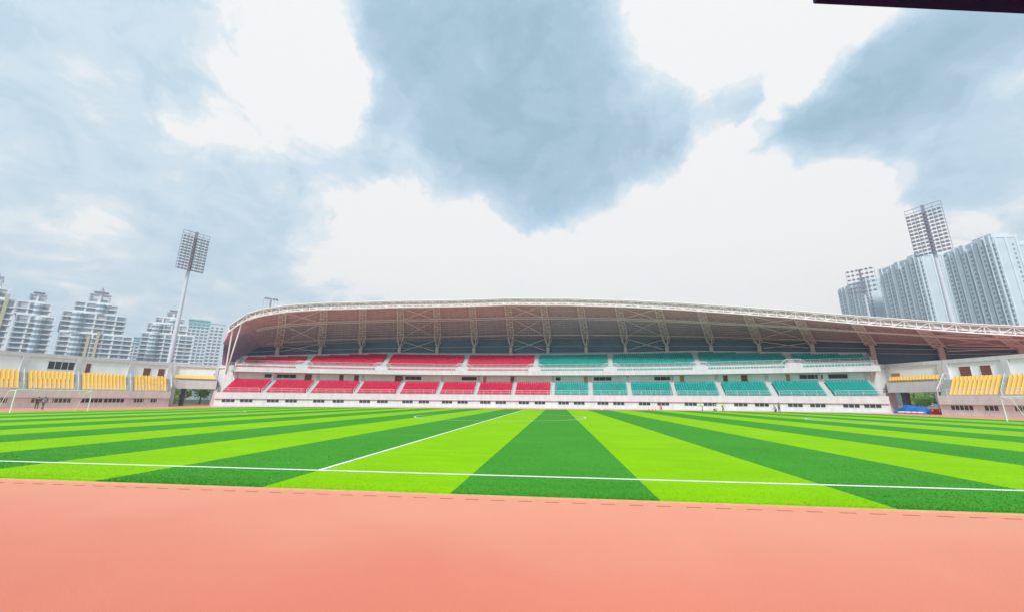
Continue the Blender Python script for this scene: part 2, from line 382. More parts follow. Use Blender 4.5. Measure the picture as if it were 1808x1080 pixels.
# inner kerb with its drain slots along the near edge
kb = Thing('track_kerb', (0, NEAR-.2, 0), 'ochre inner kerb strip with drain slots between turf and red track', 'kerb')
g = MB(); g.box(-44, 44, NEAR-.075, NEAR-.005, -.02, .022); kb.part(g, 'edge_strip', M_KERB)
g = MB(); g.box(-.125, .125, -.018, .018, -.01, .004); slot = g.mesh('drain_slot', M_SLOT)
for i in range(76):
    x = -14+.5*i; kb.inst(slot, 'drain_slot', Matrix.Translation((x+random.uniform(-.02, .02), NEAR-.30, 0)))

# ------------------------------------------------------------------ seats
def seat_mb():
    g = MB()
    g.hexa([(-.21, -.02, .36), (.21, -.02, .36), (.20, .40, .38), (-.20, .40, .38), (-.22, -.02, .41), (.22, -.02, .41), (.20, .41, .43), (-.20, .41, .43)])
    # back shell in three facets, rounded top, leaning back
    xs = [(-.22, .03, .70), (-.11, -.03, .80), (.11, -.03, .80), (.22, .03, .70)]
    fr, bk, ft, bt = [], [], [], []
    for x, c, h in xs:
        fr.append((x, c, .40)); ft.append((x, c-.09, h)); bk.append((x, c-.035, .40)); bt.append((x, c-.125, h))
    vs = fr+ft+bk+bt; fs = []
    for i in range(3):
        fs += [(i, 4+i, 5+i, 1+i), (8+i, 9+i, 13+i, 12+i), (4+i, 12+i, 13+i, 5+i)]
    fs += [(0, 8, 12, 4), (3, 7, 15, 11)]
    g.add(vs, [tuple(reversed(f)) for f in fs])
    g.box(-.04, .04, -.02, .10, .0, .37)
    return g
SEAT = seat_mb()
SEAT_ME = {m.name: SEAT.mesh('seat', m) for m in (M_RED, M_TEAL, M_YELL)}
def place_seats(th, spots, mats, limit=300):
    # spots: (matrix, material); the ones that show largest are objects, the rest one mesh
    spots = sorted(spots, key=lambda q: proj(q[0].translation)[2])
    for M, m in spots[:limit]: th.inst(SEAT_ME[m.name], 'seat', M)
    g = MB()
    for M, m in spots[limit:]:
        g.add([M @ Vector(v) for v in SEAT.v], SEAT.f, mats.index(m))
    if g.v: th.part(g, 'seat_rows', mats, kind='stuff')
def railing(P, s0, s1, off, z0, h, step_m, scale, rails=(.08, .55, 1.), base=0., nseg=None):
    # scale: metres per unit of s
    L = (s1-s0)*scale; n = max(2, int(L/step_m)); g = MB()
    ss = frange(s0, s1, max(1, int(L/3)))
    for r in rails:
        for a, b in zip(ss, ss[1:]): g.tube(P(a, off, z0+h*r), P(b, off, z0+h*r), .028 if r == 1. else .018, 4, caps=False)
    for i in range(n+1):
        s = lerp(s0, s1, i/n); big = i % 10 == 0
        g.tube(P(s, off, z0), P(s, off, z0+h),   .03 if big else .008, 4, caps=False)
    return g

# ------------------------------------------------------------------ main grandstand
T0, T1 = -23.5, 23.0
DEG = math.radians(1)*(RC+50)      # metres per degree
main = Thing('grandstand', (0, 53, 0), 'long two tier grandstand with red and teal seats under an arched truss roof', 'grandstand')
ss = frange(T0, T1, 64)
g = MB(); g.sweep(PM, ss, [(47.5, -.1), (48.0, -.1), (48.0, 1.65), (47.5, 1.65)]); main.part(g, 'front_wall', M_WALL)
g = MB(); g.sweep(PM, ss, [(47.15, 1.62), (49.1, 1.62), (49.1, 2.70), (47.45, 2.70), (47.45, 2.92), (47.15, 2.92)]); main.part(g, 'front_fascia', M_FASC)
g = MB(); g.sweep(PM, ss, [(46.3, -.1), (47.45, -.1), (47.45, .16), (46.3, .16)]); main.part(g, 'plinth', M_FASC)
NR, RD, RZ = 9, .74, .335
prof = [(49.12, .0), (57.0, .0)]
prof2 = []
for k in range(NR):
    prof2 += [(49.12+RD*k, 2.72+RZ*k), (49.12+RD*(k+1), 2.72+RZ*k)]
prof2 += [(49.12+RD*NR, 2.72+RZ*NR), (56.0, 2.72+RZ*NR)]
g = MB(); g.sweep(PM, ss, [(56.0, -.1), (49.12, -.1)]+prof2); main.part(g, 'lower_terrace', M_CONC)
ZT = 2.72+RZ*NR
g = MB(); g.sweep(PM, ss, [(56.02, -.1), (56.4, -.1), (56.4, 7.71), (56.02, 7.71)]); rear = main.part(g, 'rear_wall', M_REAR)
# seat blocks between the aisles of the lower tier
LOW = [(-23.3,-20.75),(-20.4,-17.65),(-17.25,-14.15),(-13.8,-10.85),(-10.45,-7.65),(-7.3,-4.6),(-4.25,-1.55),(-1.2,1.55),(1.95,4.55),(4.95,7.5),(7.9,10.75),(11.1,13.85),(14.3,17.05),(17.5,20.15),(20.55,22.8)]
spots = []
for bi, (a, b) in enumerate(LOW):
    m = M_RED if bi < 8 else M_TEAL
    for k in range(NR):
        off = 49.12+RD*k+.14+.12; n = int((b-a)*math.radians(1)*(RC+off)/.50)
        for i in range(n):
            s = lerp(a, b, (i+.5)/n); spots.append((frame(PM, s, off, 2.72+RZ*k+.002, .1), m))
for (a, b), (c, d) in zip(LOW, LOW[1:]):
    s = (b+c)/2; g = MB(); w = (c-b)*DEG/2*.85
    for k in range(NR*2):
        M = frame(PM, s, 49.12+RD/2*k+RD/4, 2.72+RZ/2*k, .1)
        p = [M @ Vector((x, y, z)) for z in (-.05, RZ/2+.004) for x, y in ((-w, RD/4), (w, RD/4), (w, -RD/4), (-w, -RD/4))]
        g.hexa([p[0], p[3], p[2], p[1], p[4], p[7], p[6], p[5]])
    main.part(g, 'aisle_stair', M_STAIR)
    if LOW.index((a, b)) % 2 == 0 or bi:
        g = MB(); q = [PM(s-.12, 49.3+RD*k, 2.72+RZ*k+.95) for k in range(NR)]; g.poly(q, .035)
        for k in (0, 4, 8): g.tube(PM(s-.12, 49.3+RD*k, 2.72+RZ*k), q[k], .028)
        main.part(g, 'aisle_handrail', M_RAIL)
for a, b in LOW:
    main.part(railing(PM, a-.1, b+.1, 47.3, 2.92, 1.0, .2, DEG), 'front_railing', M_RAIL)
# windows below the fascia
def window(th, P, s, off, z0, z1, w, out, frame_m=M_FRAME, pane_m=M_DGLASS, mull=2, name='window'):
    M = frame(P, s, off, 0, .1); g = MB(); f = .07
    def lb(mb, x0, x1, y0, y1, za, zb):
        p = [M @ Vector((x, y, z)) for z in (za, zb) for x, y in ((x0, y0), (x1, y0), (x1, y1), (x0, y1))]; mb.hexa(p)
    lb(g, -w/2, w/2, -.02, out, z0, z0+f); lb(g, -w/2, w/2, -.02, out, z1-f, z1)
    for i in range(mull+2):
        x = lerp(-w/2, w/2-f, i/(mull+1)); lb(g, x, x+f, -.02, out-.004, z0+f, z1-f)
    o = th.part(g, name, frame_m)
    g = MB(); lb(g, -w/2+f/2, w/2-f/2, -.02, out*.35, z0+f/2, z1-f/2)
    p = g.build('pane', pane_m, o); return o
for a, b in LOW:
    for t in (.27, .73): window(main, PM, lerp(a, b, t), 47.5, .82, 1.56, 2.5, .06)
# doors and openings in the rear wall, seen above the last row
OPEN_MAIN = [(467,480,'d'),(487,523,'d'),(538,551,'b'),(599,607,'b'),(625,634,'b'),(697,712,'b'),(714,744,'d'),(815,842,'d'),(853,859,'o'),(901,909,'b'),
             (981,990,'d'),(1031,1038,'o'),(1048,1080,'d'),(1155,1189,'d'),(1200,1208,'o'),(1276,1285,'b'),(1308,1320,'b'),(1387,1395,'o'),(1411,1453,'d'),(1462,1497,'d')]
for p0, p1, c in OPEN_MAIN:
    a = s_px(PM, p0, 56, 7, -27, 27); b = s_px(PM, p1, 56, 7, -27, 27)
    w = (b-a)*math.radians(1)*(RC+57); m = {'d': M_OPEN, 'b': M_BROWN, 'o': M_ORANGE}[c]
    z1 = 7.45 if c == 'd' else 7.6
    window(main, PM, (a+b)/2, 56.02, ZT+.02 if c != 'd' else 6.5, z1, max(.8, w), .08, pane_m=m, mull=2 if w > 4 else 0, name='wall_opening' if c == 'd' else 'door')
for i, s in enumerate([-23.3]+[(b+c)/2 for (a, b), (c, d) in zip(LOW, LOW[1:])]+[22.85]):     # pilasters on the rear wall
    M = frame(PM, s, 56.02, 0, .1); g = MB()
    p = [M @ Vector((x, y, z)) for z in (ZT, 7.71) for x, y in ((-.3, -.02), (.3, -.02), (.3, .22), (-.3, .22))]; g.hexa(p); main.part(g, 'pilaster', M_FASC)
# upper deck
U0, U1 = -23.6, 23.4
us = frange(U0, U1, 64)
g = MB(); g.sweep(PM, us, [(54.0, 7.72), (58.2, 7.72), (58.2, 8.55), (54.3, 8.55), (54.3, 8.78), (54.0, 8.78)]); main.part(g, 'upper_deck', M_FASC)
main.part(railing(PM, U0, U1, 54.15, 8.78, 1.0, .16, DEG), 'deck_railing', M_RAIL)
def nrow(s):
    a = abs(s); return 10. if a < 13 else lerp(10, 3.0, (a-13)/(23.6-13))
UA = [-18.75, -12.55, -5.81, .28, 6.44, 13.01, 19.03]
def near_aisle(s, w): return any(abs(s-a)*DEG*1.06 < w for a in UA)
for s in frange(U0+.3, U1-.3, int((U1-U0)*DEG/.52)):
    if near_aisle(s, 1.6): continue
    spots.append((frame(PM, s, 55.6, 8.552, .1), M_RED if s < .28 else M_TEAL))
g = MB(); g.sweep(PM, us, [(57.2, 8.56), (57.4, 8.56), (57.4, 9.75), (57.2, 9.75)]); main.part(g, 'upper_front_wall', M_FASC)
main.part(railing(PM, U0, U1, 57.3, 9.75, .95, .16, DEG), 'upper_railing', M_RAIL)
URD, URZ = .85, .37
g = MB()
for k in range(10):
    ext = 23.6 if k < 3 else 13+(10-k)*(10.6/7)
    ext = min(ext, 23.3)
    g.sweep(PM, frange(max(-ext, U0+.05), ext, 40), [(57.42+URD*k, 8.5), (57.42+URD*(k+1)+.02, 8.5), (57.42+URD*(k+1)+.02, 9.9+URZ*k), (57.42+URD*k, 9.9+URZ*k)])
    off = 57.42+URD*k+.3
    for s in frange(-ext+.2, ext-.2, int((ext*2-.4)*math.radians(1)*(RC+off)/.52)):
        if near_aisle(s, .75): continue
        spots.append((frame(PM, s, off, 9.902+URZ*k, .1), M_RED if s < .28 else M_TEAL))
main.part(g, 'upper_terrace', M_CONC)
place_seats(main, spots, [M_RED, M_TEAL])
def orear(s): return 57.42+URD*nrow(s)+.9
def zrear(s): return 9.9+URZ*nrow(s)+1.0
g = MB(); g.sweep(PM, us, lambda s: [(orear(s), 8.5), (orear(s)+.3, 8.5), (orear(s)+.3, zrear(s)), (orear(s), zrear(s))]); main.part(g, 'rear_parapet', M_FASC)
for a in UA:
    n = int(nrow(a)); g = MB(); M = frame(PM, a, 57.42, 9.9, .1)
    def lb(mb, x0, x1, y0, y1, za, zb, M=M): mb.hexa([M @ Vector((x, y, z)) for z in (za, zb) for x, y in ((x0, y0), (x1, y0), (x1, y1), (x0, y1))])
    for k in range(n*2): lb(g, -.55, .55, -URD/2*(k+1), -URD/2*k, URZ/2*k-.1, URZ/2*(k+1)+.01)
    main.part(g, 'upper_aisle_stair', M_STAIR)
    g = MB()      # landing box with two short flights in front of the aisle
    lb(g, -1.3, 1.3, .25, 1.6, -1.34, -.02)
    for sg in (-1, 1):
        for q in range(5):
            x0, x1 = sg*(1.3+.28*q), sg*(1.3+.28*(q+1)); lb(g, min(x0, x1), max(x0, x1), .3, 1.5, -1.34, -.15-.24*q)
    o = main.part(g, 'stair_landing', M_FASC)
    g = MB()
    for y in (.3, 1.55):
        g.tube(M @ Vector((-1.3, y, .85)), M @ Vector((1.3, y, .85)), .03)
        for x in frange(-1.3, 1.3, 8): g.tube(M @ Vector((x, y, -.02)), M @ Vector((x, y, .85)), .018)
        for sg in (-1, 1): g.tube(M @ Vector((sg*1.3, y, .85)), M @ Vector((sg*2.7, y, -.4)), .03)
    g.build('landing_rail', M_RAIL, o)
# side returns of the upper deck
for s in (U0, U1):
    g = MB(); M = frame(PM, s, 54, 0, .1); x0, x1 = (-.16, -.01) if s > 0 else (.01, .16)
    hh = zrear(s)
    p = [M @ Vector((x, y, z)) for z in (7.72, 8.79) for x, y in ((x0, .0), (x1, .0), (x1, -4.2), (x0, -4.2))]; g.hexa(p)
    p = [M @ Vector(v) for v in ((x0, -3.2, 8.79), (x1, -3.2, 8.79), (x1, -7., 8.79), (x0, -7., 8.79), (x0, -3.2, 9.9), (x1, -3.2, 9.9), (x1, -7., hh), (x0, -7., hh))]; g.hexa(p)
    main.part(g, 'end_wall', M_FASC)

# columns, roof
COLS = [-21.9+3.3*k for k in range(18)]
def zcol(s): return 16.7-1.5*(s/22)**2 if s < 23 else max(13.3, 15.2-.75*(s-23)/1.6)
ZF = [(-24.2,14.2),(-23.6,16.3),(-23.1,18.3),(-22,20.1),(-20,21.6),(-17.2,22.7),(-11.3,23.9),(-1.7,24.8),(3,24.4),(7.6,23.4),(11.8,22),(15.6,20.3),(19,18.6),(22,16.8),(24.75,15.2),(27.1,13.8),(29.4,12.6),(32,11.4),(36,9.9)]
def zf(s): return smooth_table(ZF, s, .5)
OF, OB = 50.0, 71.0
def PT(s, off, z): return PM(s*(1-.08*(69-off)/19), off, z)
def st(s, off): return s*(1-.08*(69-off)/19)
def zb(s): return 19.2-4.3*(s/25)**2 if abs(s) < 28 else 19.2-4.3*(28/25)**2-.25*(abs(s)-28)
def zs(s, off):      # soffit height
    v = (off-OF)/(OB-OF); return lerp(zf(s)+.9, zb(s), v)+.5*math.sin(math.pi*v)
for s in COLS:
    g = MB(); M = frame(PM, s, 69., 0, .1); zt = zcol(s)
    g.hexa([M @ Vector((x, y, z)) for z, k in ((-.1, 1.15), (zt-.2, 1.)) for x, y in ((-.42*k, -.5*k), (.42*k, -.5*k), (.42*k, .5*k), (-.42*k, .5*k))])
    o = main.part(g, 'column', M_COLM)
    g = MB(); base = M @ Vector((0, 0, zt-.3))
    for sg in (-1, 1):
        g.tube(base, PT(s+sg*.30, 65.5, zs(s, 65.5)-.8), .14, 5); g.tube(base, PM(s+sg*.30, 70.5, zs(s, 70.5)-.4), .12, 5)
    g.build('column_bracket', M_STEEL, o)
    g = MB(); offs = frange(OF+.4, 69.5, 14)          # triangular radial truss
    ch = [[Vector(PT(s+sg*.27, o_, zs(st(s, o_), o_)-lerp(.55, 1.0, (o_-OF)/20))) for o_ in offs] for sg in (-1, 1)]
    tp = [Vector(PT(s, o_, zs(st(s, o_), o_)-.08)) for o_ in offs]
    for c in ch: g.poly(c, .115, 5)
    g.poly(tp, .08, 4)
    for i in range(len(offs)-1):
        a, b = (0, 1) if i % 2 == 0 else (1, 0)
        g.tube(ch[a][i], ch[b][i+1], .05); g.tube(ch[0][i], ch[1][i], .05)
        g.tube(ch[0][i], tp[i], .04); g.tube(ch[1][i], tp[i+1], .04)
    main.part(g, 'radial_truss', M_STEEL)
RS0, RS1 = -23.9, 36.
def left_end(v):      # how far the roof's rounded tip reaches along the stand
    return table([(0, -23.6), (.25, -24.5), (.5, -24.9), (.75, -24.9), (1, -24.6)], v)
g = MB(); NU, NV = 120, 20; vs = []; fs = []
for i in range(NU+1):
    for j in range(NV+1):
        v = j/NV; off = lerp(OF+.15, OB, v); s = lerp(left_end(v), RS1, (i/NU)**1.25); e = max(0, 1-(s-left_end(v))/1.6)
        vs.append(PM(s, off, zs(s, off)-e*e*lerp(.4, 3.6, v)))
for i in range(NU):
    for j in range(NV): a = i*(NV+1)+j; fs.append((a, a+1, a+NV+2, a+NV+1))
g.add(vs, fs); g.m = [1 if k % NV >= 8 else 0 for k in range(len(fs))]; roof = main.part(g, 'roof', [M_SOFF, M_SOFB], smooth=True)
g = MB(); vs2 = [(x, y, z+1.0*math.sin(math.pi*min(1, .15+.85*(k % (NV+1))/NV))) for k, (x, y, z) in enumerate(vs)]
vs2 = [(x, y, z+.25) for x, y, z in vs2]
g.add(vs2, [tuple(reversed(f)) for f in fs]); g.build('roof_sheet', M_ROOF, roof, True)
# left tip closed by a curved end panel
g = MB(); n = NV+1
g.add(vs[:n]+vs2[:n], [(j, j+1, n+j+1, n+j) for j in range(NV)]); g.build('end_panel', M_SOFF, roof)
g = MB()
e2 = []
for v in frange(.35, 1, 10):
    off = lerp(OF+.15, OB, v); s = left_end(v); p = PM(s, off, zs(s, off)-lerp(.4, 3.6, v)); q = PM(-24.3, lerp(55, OB, (v-.35)/.65), 9.2); e2.append((p, q))
g.add([a for a, b in e2]+[b for a, b in e2], [(j, j+1, len(e2)+j+1, len(e2)+j) for j in range(len(e2)-1)]); g.build('end_cladding', M_SOFF, roof)
for off in frange(51.2, 70.4, 16):      # purlins under the boards
    g = MB(); q = [Vector(PM(s, off, zs(s, off)-.10)) for s in frange(-23.3, RS1, 90)]
    g.poly(q, .07, 4); g.build('purlin', M_PURL, roof)
for k, s in enumerate(frange(-24.2, 37, 111)):
    if any(abs(s-c) < .25 for c in COLS): continue
    g = MB(); g.poly([PT(s, o_, zs(st(s, o_), o_)-.17) for o_ in frange(51, 70.2, 6)], .065, 4); g.build('roof_rib', M_PURL, roof)
for off, dz, r in ((57., 1.0, .10), (57.9, 1.0, .10), (67.0, .9, .10), (50.6, .8, .09)):       # ring chords
    g = MB(); g.poly([PM(s, off, zs(s, off)-dz) for s in frange(-22.6, RS1, 110)], r, 5); main.part(g, 'ring_chord', M_STEEL)
for k in (0, 3, 6, 9, 12, 15):
    if k+1 >= len(COLS): continue
    a, b = COLS[k]+.27, COLS[k+1]-.27
    for o0, o1 in ((51, 57), (57.9, 67)):
        for p, q in ((a, b), (b, a)):
            g = MB(); g.tube(PT(p, o0, zs(st(p, o0), o0)-.85), PT(q, o1, zs(st(q, o1), o1)-.95), .085, 5); main.part(g, 'cross_brace', M_STEEL)
    for p, q in ((a, b), (b, a)):
        g = MB(); g.tube(PM(p, 69, zcol(p)-1.), PM(q, 69, zs(q, 69)-1.), .08, 5); main.part(g, 'cross_brace', M_STEEL)
for k in range(17):                      # light lattice girders between trusses along the middle ring
    a, b = COLS[k]+.27, COLS[k+1]-.27; g = MB(); n = 8
    for i in range(n):
        p, q = lerp(a, b, i/n), lerp(a, b, (i+1)/n)
        g.tube(PT(p, 57.45, zs(st(p, 57.4), 57.4)-(1.0 if i % 2 else .2)), PT(q, 57.45, zs(st(q, 57.4), 57.4)-(.2 if i % 2 else 1.0)), .04)
    main.part(g, 'lattice_girder', M_STEEL)
# front edge truss
fs_ = [-23.7+.55*k for k in range(109)]
for off, dz, r, nm in ((OF, 0, .13, 'edge_chord'), (OF, 1.35, .13, 'edge_chord'), (OF+1.1, .75, .10, 'edge_chord')):
    g = MB(); g.poly([PM(s, off, zf(s)+dz) for s in fs_], r, 5); main.part(g, nm, M_EDGE)
for k in range(0, 108, 6):
    g = MB()
    for i in range(k, min(k+6, 108)):
        a, b = fs_[i], fs_[i+1]
        g.tube(PM(a, OF, zf(a)), PM(a, OF, zf(a)+1.35), .06)
        if i % 2: g.tube(PM(a, OF, zf(a)), PM(b, OF, zf(b)+1.35), .055)
        else: g.tube(PM(a, OF, zf(a)+1.35), PM(b, OF, zf(b)), .055)
        g.tube(PM(a, OF, zf(a)+1.35), PM(a, OF+1.1, zf(a)+.75), .05); g.tube(PM(a, OF, zf(a)), PM(a, OF+1.1, zf(a)+.75), .05)
    main.part(g, 'edge_lattice', M_EDGE)
g = MB(); g.sweep(PM, fs_[::2], lambda s: [(OF-.25, zf(s)+1.48), (OF+1.6, zf(s)+1.48), (OF+1.6, zf(s)+1.62), (OF-.25, zf(s)+1.62)]); main.part(g, 'gutter', M_EDGE)
g = MB(); g.sweep(PM, fs_[::2], lambda s: [(OF+.35, zf(s)+.35), (OF+.45, zf(s)+.35), (OF+.45, zf(s)+1.47), (OF+.35, zf(s)+1.47)]); main.part(g, 'edge_board', M_ROOF)
# slender raking posts at the left tip
for s0, s1, o1 in ((-23.45, -23.75, 53.), (-22.9, -23.75, 53.4)):
    g = MB(); g.tube(PM(s0, 50.2, zf(s0)+.2), PM(s1, o1, 7.), .16, 8); main.part(g, 'raking_post', M_EDGE)
# glazed rear screen between the columns
for k in range(-1, 18):
    a = -24.4 if k < 0 else COLS[k]; b = COLS[0] if k < 0 else (COLS[k+1] if k < 17 else 36)
    for i in range(3):
        p, q = lerp(a, b, i/3), lerp(a, b, (i+1)/3)
        g = MB(); g.sweep(PM, [p, q], lambda s: [(70.4, 8.6), (70.5, 8.6), (70.5, zb(s)+.1), (70.4, zb(s)+.1)]); main.part(g, 'screen_panel', M_GLAZ)
for dz in (2.2, 4.4):
    g = MB(); g.poly([PM(s, 70.3, 8.6+(zb(s)-8.6)*(.62 if dz < 3 else .80)) for s in frange(-24, 36, 60)], .05); main.part(g, 'screen_rail', M_STEEL)

# ------------------------------------------------------------------ end stands and gateways
def end_stand(P, bay1, s_end, blocks, px_lo, openings, label, side):
    th = Thing('end_stand', P(bay1+8, -5, 0), label, 'grandstand', 'single tier yellow stands beyond the gateways')
    ss = frange(bay1, s_end, 24)
    F0 = -11.5
    g = MB(); g.sweep(P, ss, [(F0+.35, -.1), (F0+.8, -.1), (F0+.8, 1.65), (F0+.35, 1.65)]); th.part(g, 'front_wall', M_WALL)
    g = MB(); g.sweep(P, ss, [(F0, 1.62), (F0+1.6, 1.62), (F0+1.6, 2.70), (F0+.3, 2.70), (F0+.3, 2.92), (F0, 2.92)]); th.part(g, 'front_fascia', M_FASC)
    pr = []
    for k in range(NR): pr += [(F0+1.62+.76*k, 2.72+RZ*k), (F0+1.62+.76*(k+1), 2.72+RZ*k)]
    pr += [(F0+1.62+.76*NR, ZT), (-.02, ZT)]
    g = MB(); g.sweep(P, ss, [(-.02, -.1), (F0+1.62, -.1)]+pr); th.part(g, 'terrace', M_CONC)
    g = MB(); g.sweep(P, ss, [(0, -.1), (.35, -.1), (.35, 8.7), (0, 8.7)]); th.part(g, 'rear_wall', M_REAR)
    g = MB(); g.sweep(P, ss, [(-.3, 8.65), (.6, 8.65), (.6, 9.3), (-.3, 9.3)]); th.part(g, 'coping', M_FASC)
    spots = []
    for a, b in blocks:
        for k in range(NR):
            off = F0+1.62+.76*k+.26; A = Vector(P(a, off, 0)); B = Vector(P(b, off, 0)); n = max(1, int((B-A).length/.50))
            for i in range(n): spots.append((frame(P, lerp(a, b, (i+.5)/n), off, 2.722+RZ*k, .1), M_YELL))
        th.part(railing(P, a, b, F0+.15, 2.92, 1., .18, 1.), 'front_railing', M_RAIL)
        L = b-a
        for t in (.25, .75): window(th, P, lerp(a, b, t), F0+.35, .75, 1.56, L*.44, .06, mull=4)
    for (a, b), (c, d) in zip(blocks, blocks[1:]):
        s = (b+c)/2; g = MB(); w = (c-b)*.42
        for k in range(NR*2):
            M = frame(P, s, F0+1.62+.38*k+.19, 2.72+RZ/2*k, .1)
            g.hexa([M @ Vector((x, y, z)) for z in (-.05, RZ/2+.004) for x, y in ((-w, -.19), (w, -.19), (w, .19), (-w, .19))])
        th.part(g, 'aisle_stair', M_STAIR)
        g = MB(); q = [P(s, F0+1.8+.76*k, 2.72+RZ*k+.95) for k in range(NR)]; g.poly(q, .035)
        for k in (0, 4, 8): g.tube(P(s, F0+1.8+.76*k, 2.72+RZ*k), q[k], .028)
        th.part(g, 'aisle_handrail', M_RAIL)
    for s in [bay1+.35]+[(b+c)/2 for (a, b), (c, d) in zip(blocks, blocks[1:])]+[s_end-.4]:
        M = frame(P, s, 0, 0, .1); g = MB(); g.hexa([M @ Vector((x, y, z)) for z in (ZT, 8.64) for x, y in ((-.4, -.02), (.4, -.02), (.4, .4), (-.4, .4))]); th.part(g, 'pilaster', M_FASC)
    for p0, p1, z0, z1, c in openings:
        a = s_px(P, p0, 0, 7, 0, P.L); b = s_px(P, p1, 0, 7, 0, P.L)
        window(th, P, (a+b)/2, 0, z0, z1, max(.8, abs(b-a)), .08, pane_m={'d': M_OPEN, 'b': M_BROWN, 'o': M_ORANGE}[c], mull=3 if abs(b-a) > 3 else 0, name='wall_opening' if c == 'd' else 'door')
    # raking kerb and handrail next to the gateway
    g = MB(); e = bay1+.12
    q = [Vector(P(e, o_, z_)) for o_, z_ in ((F0+.2, 3.95), (-2.9, ZT+1.05), (-.3, ZT+1.05))]; g.poly(q, .06, 6)
    for k in range(5): u = k/4; p_ = q[0].lerp(q[1], u); g.tube(p_-Vector((0, 0, 1.1)), p_, .04, 5)
    th.part(g, 'raking_rail', M_RAIL)
    place_seats(th, spots, [M_YELL])
    return th
def gateway(P, s0, s1, door_px, label, side):
    th = Thing('gateway', P((s0+s1)/2, -1, 0), label, 'gateway', 'gateways under the yellow stands')
    ss = frange(s0, s1, 6)
    g = MB(); g.sweep(P, ss, [(0, 5.3), (.35, 5.3), (.35, 8.7), (0, 8.7)]); th.part(g, 'rear_wall', M_REAR)
    g = MB(); g.sweep(P, ss, [(-.3, 8.65), (.6, 8.65), (.6, 9.3), (-.3, 9.3)]); th.part(g, 'coping', M_FASC)
    g = MB(); g.sweep(P, ss, [(-2.6, 3.7), (.34, 3.7), (.34, 5.28), (-2.35, 5.28), (-2.35, 5.55), (-2.6, 5.55)]); th.part(g, 'lintel', M_FASC)
    g = MB(); g.sweep(P, ss, [(-2.34, 5.285), (-.01, 5.285), (-.01, 5.97), (-1.5, 5.97), (-1.5, 5.61), (-2.34, 5.61)]); th.part(g, 'terrace', M_CONC)
    for k in range(2):
        for i in range(int((s1-s0-1.0)/.5)):
            M = frame(P, s0+.75+.5*i, -1.9+.8*k, 5.62+.36*k, .1); th.inst(SEAT_ME[M_YELL.name], 'seat', M)
    for s in (s0+.35, s1-.35):
        M = frame(P, s, 0, 0, .1); g = MB(); g.hexa([M @ Vector((x, y, z)) for z in (-.1, 3.69) for x, y in ((-.3, -.3), (.3, -.3), (.3, 2.4), (-.3, 2.4))]); th.part(g, 'jamb', M_FASC)
        g = MB(); g.hexa([M @ Vector((x, y, z)) for z in (5.3, 8.64) for x, y in ((-.3, .02), (.3, .02), (.3, .4), (-.3, .4))]); th.part(g, 'pilaster', M_FASC)
    g = MB(); M = frame(P, lerp(s0, s1, .68 if side < 0 else .28), -1.2, 0, .1); g.hexa([M @ Vector((x, y, z)) for z in (-.1, 3.69) for x, y in ((-.35, -.6), (.35, -.6), (.35, .5), (-.35, .5))]); th.part(g, 'pier', mat('pier_dark', (.06, .075, .11), .7))
    a = s_px(P, door_px[0], 0, 7, 0, P.L); b = s_px(P, door_px[1], 0, 7, 0, P.L)
    window(th, P, (a+b)/2, 0, 5.32, 7.5, abs(b-a), .08, pane_m=M_ORANGE, mull=0, name='door')
    return th
def blk(P, pairs, z=5.0, off=-6):
    r = []
    for p0, p1 in pairs:
        a = s_px(P, p0, off, z, 0, P.L); b = s_px(P, p1, off, z, 0, P.L); r.append((min(a, b), max(a, b)))
    return sorted(r)
bayL = s_px(PL, 304, 0, 8.5, 0, PL.L); bayR = s_px(PR, 1665, 0, 8.5, 0, PR.L)
blL = blk(PL, [(237, 294), (145, 223), (50, 131), (-62, 34)]); blR = blk(PR, [(1679, 1766), (1778, 1880)])
end_stand(PL, bayL, blL[-1][1]+1.2, blL, 0, [(83, 131, 6.6, 8.1, 'd'), (150, 160, ZT+.03, 8.1, 'b'), (252, 266, ZT+.03, 7.9, 'b'), (278, 291, ZT+.03, 7.9, 'b')],
          'single tier stand of yellow seats below the stepped apartment towers', -1)
end_stand(PR, bayR, blR[-1][1]+1.2, blR, 0, [(1694, 1716, ZT+.5, 8.0, 'b'), (1731, 1752, ZT+.5, 8.0, 'b')],
          'single tier stand of yellow seats under the far tip of the truss roof', 1)
def link_wall(th, a, b):
    a = Vector((a[0], a[1], 0)); b = Vector((b[0], b[1], 0)); d = (b-a); L = d.length; d.normalize(); n = Vector((-d.y, d.x, 0))
    g = MB(); g.obox((a+b)/2, d, n, L/2, .15, -.1, 8.64); th.part(g, 'link_wall', M_WALL); g = MB(); g.obox((a+b)/2, d, n, L/2, .4, 8.64, 9.28); th.part(g, 'link_coping', M_FASC)
gw = gateway(PL, .25, bayL-.05, (377, 388), 'white gateway with yellow seats above beside the red seating blocks', -1)
link_wall(gw, PM(-23.52, 56.2, 0), PL(.24, .17, 0))
gw = gateway(PR, .25, bayR-.05, (1574, 1590), 'white gateway with yellow seats above beside the teal seating blocks', 1)
link_wall(gw, PM(23.02, 56.2, 0), PR(.24, .17, 0))

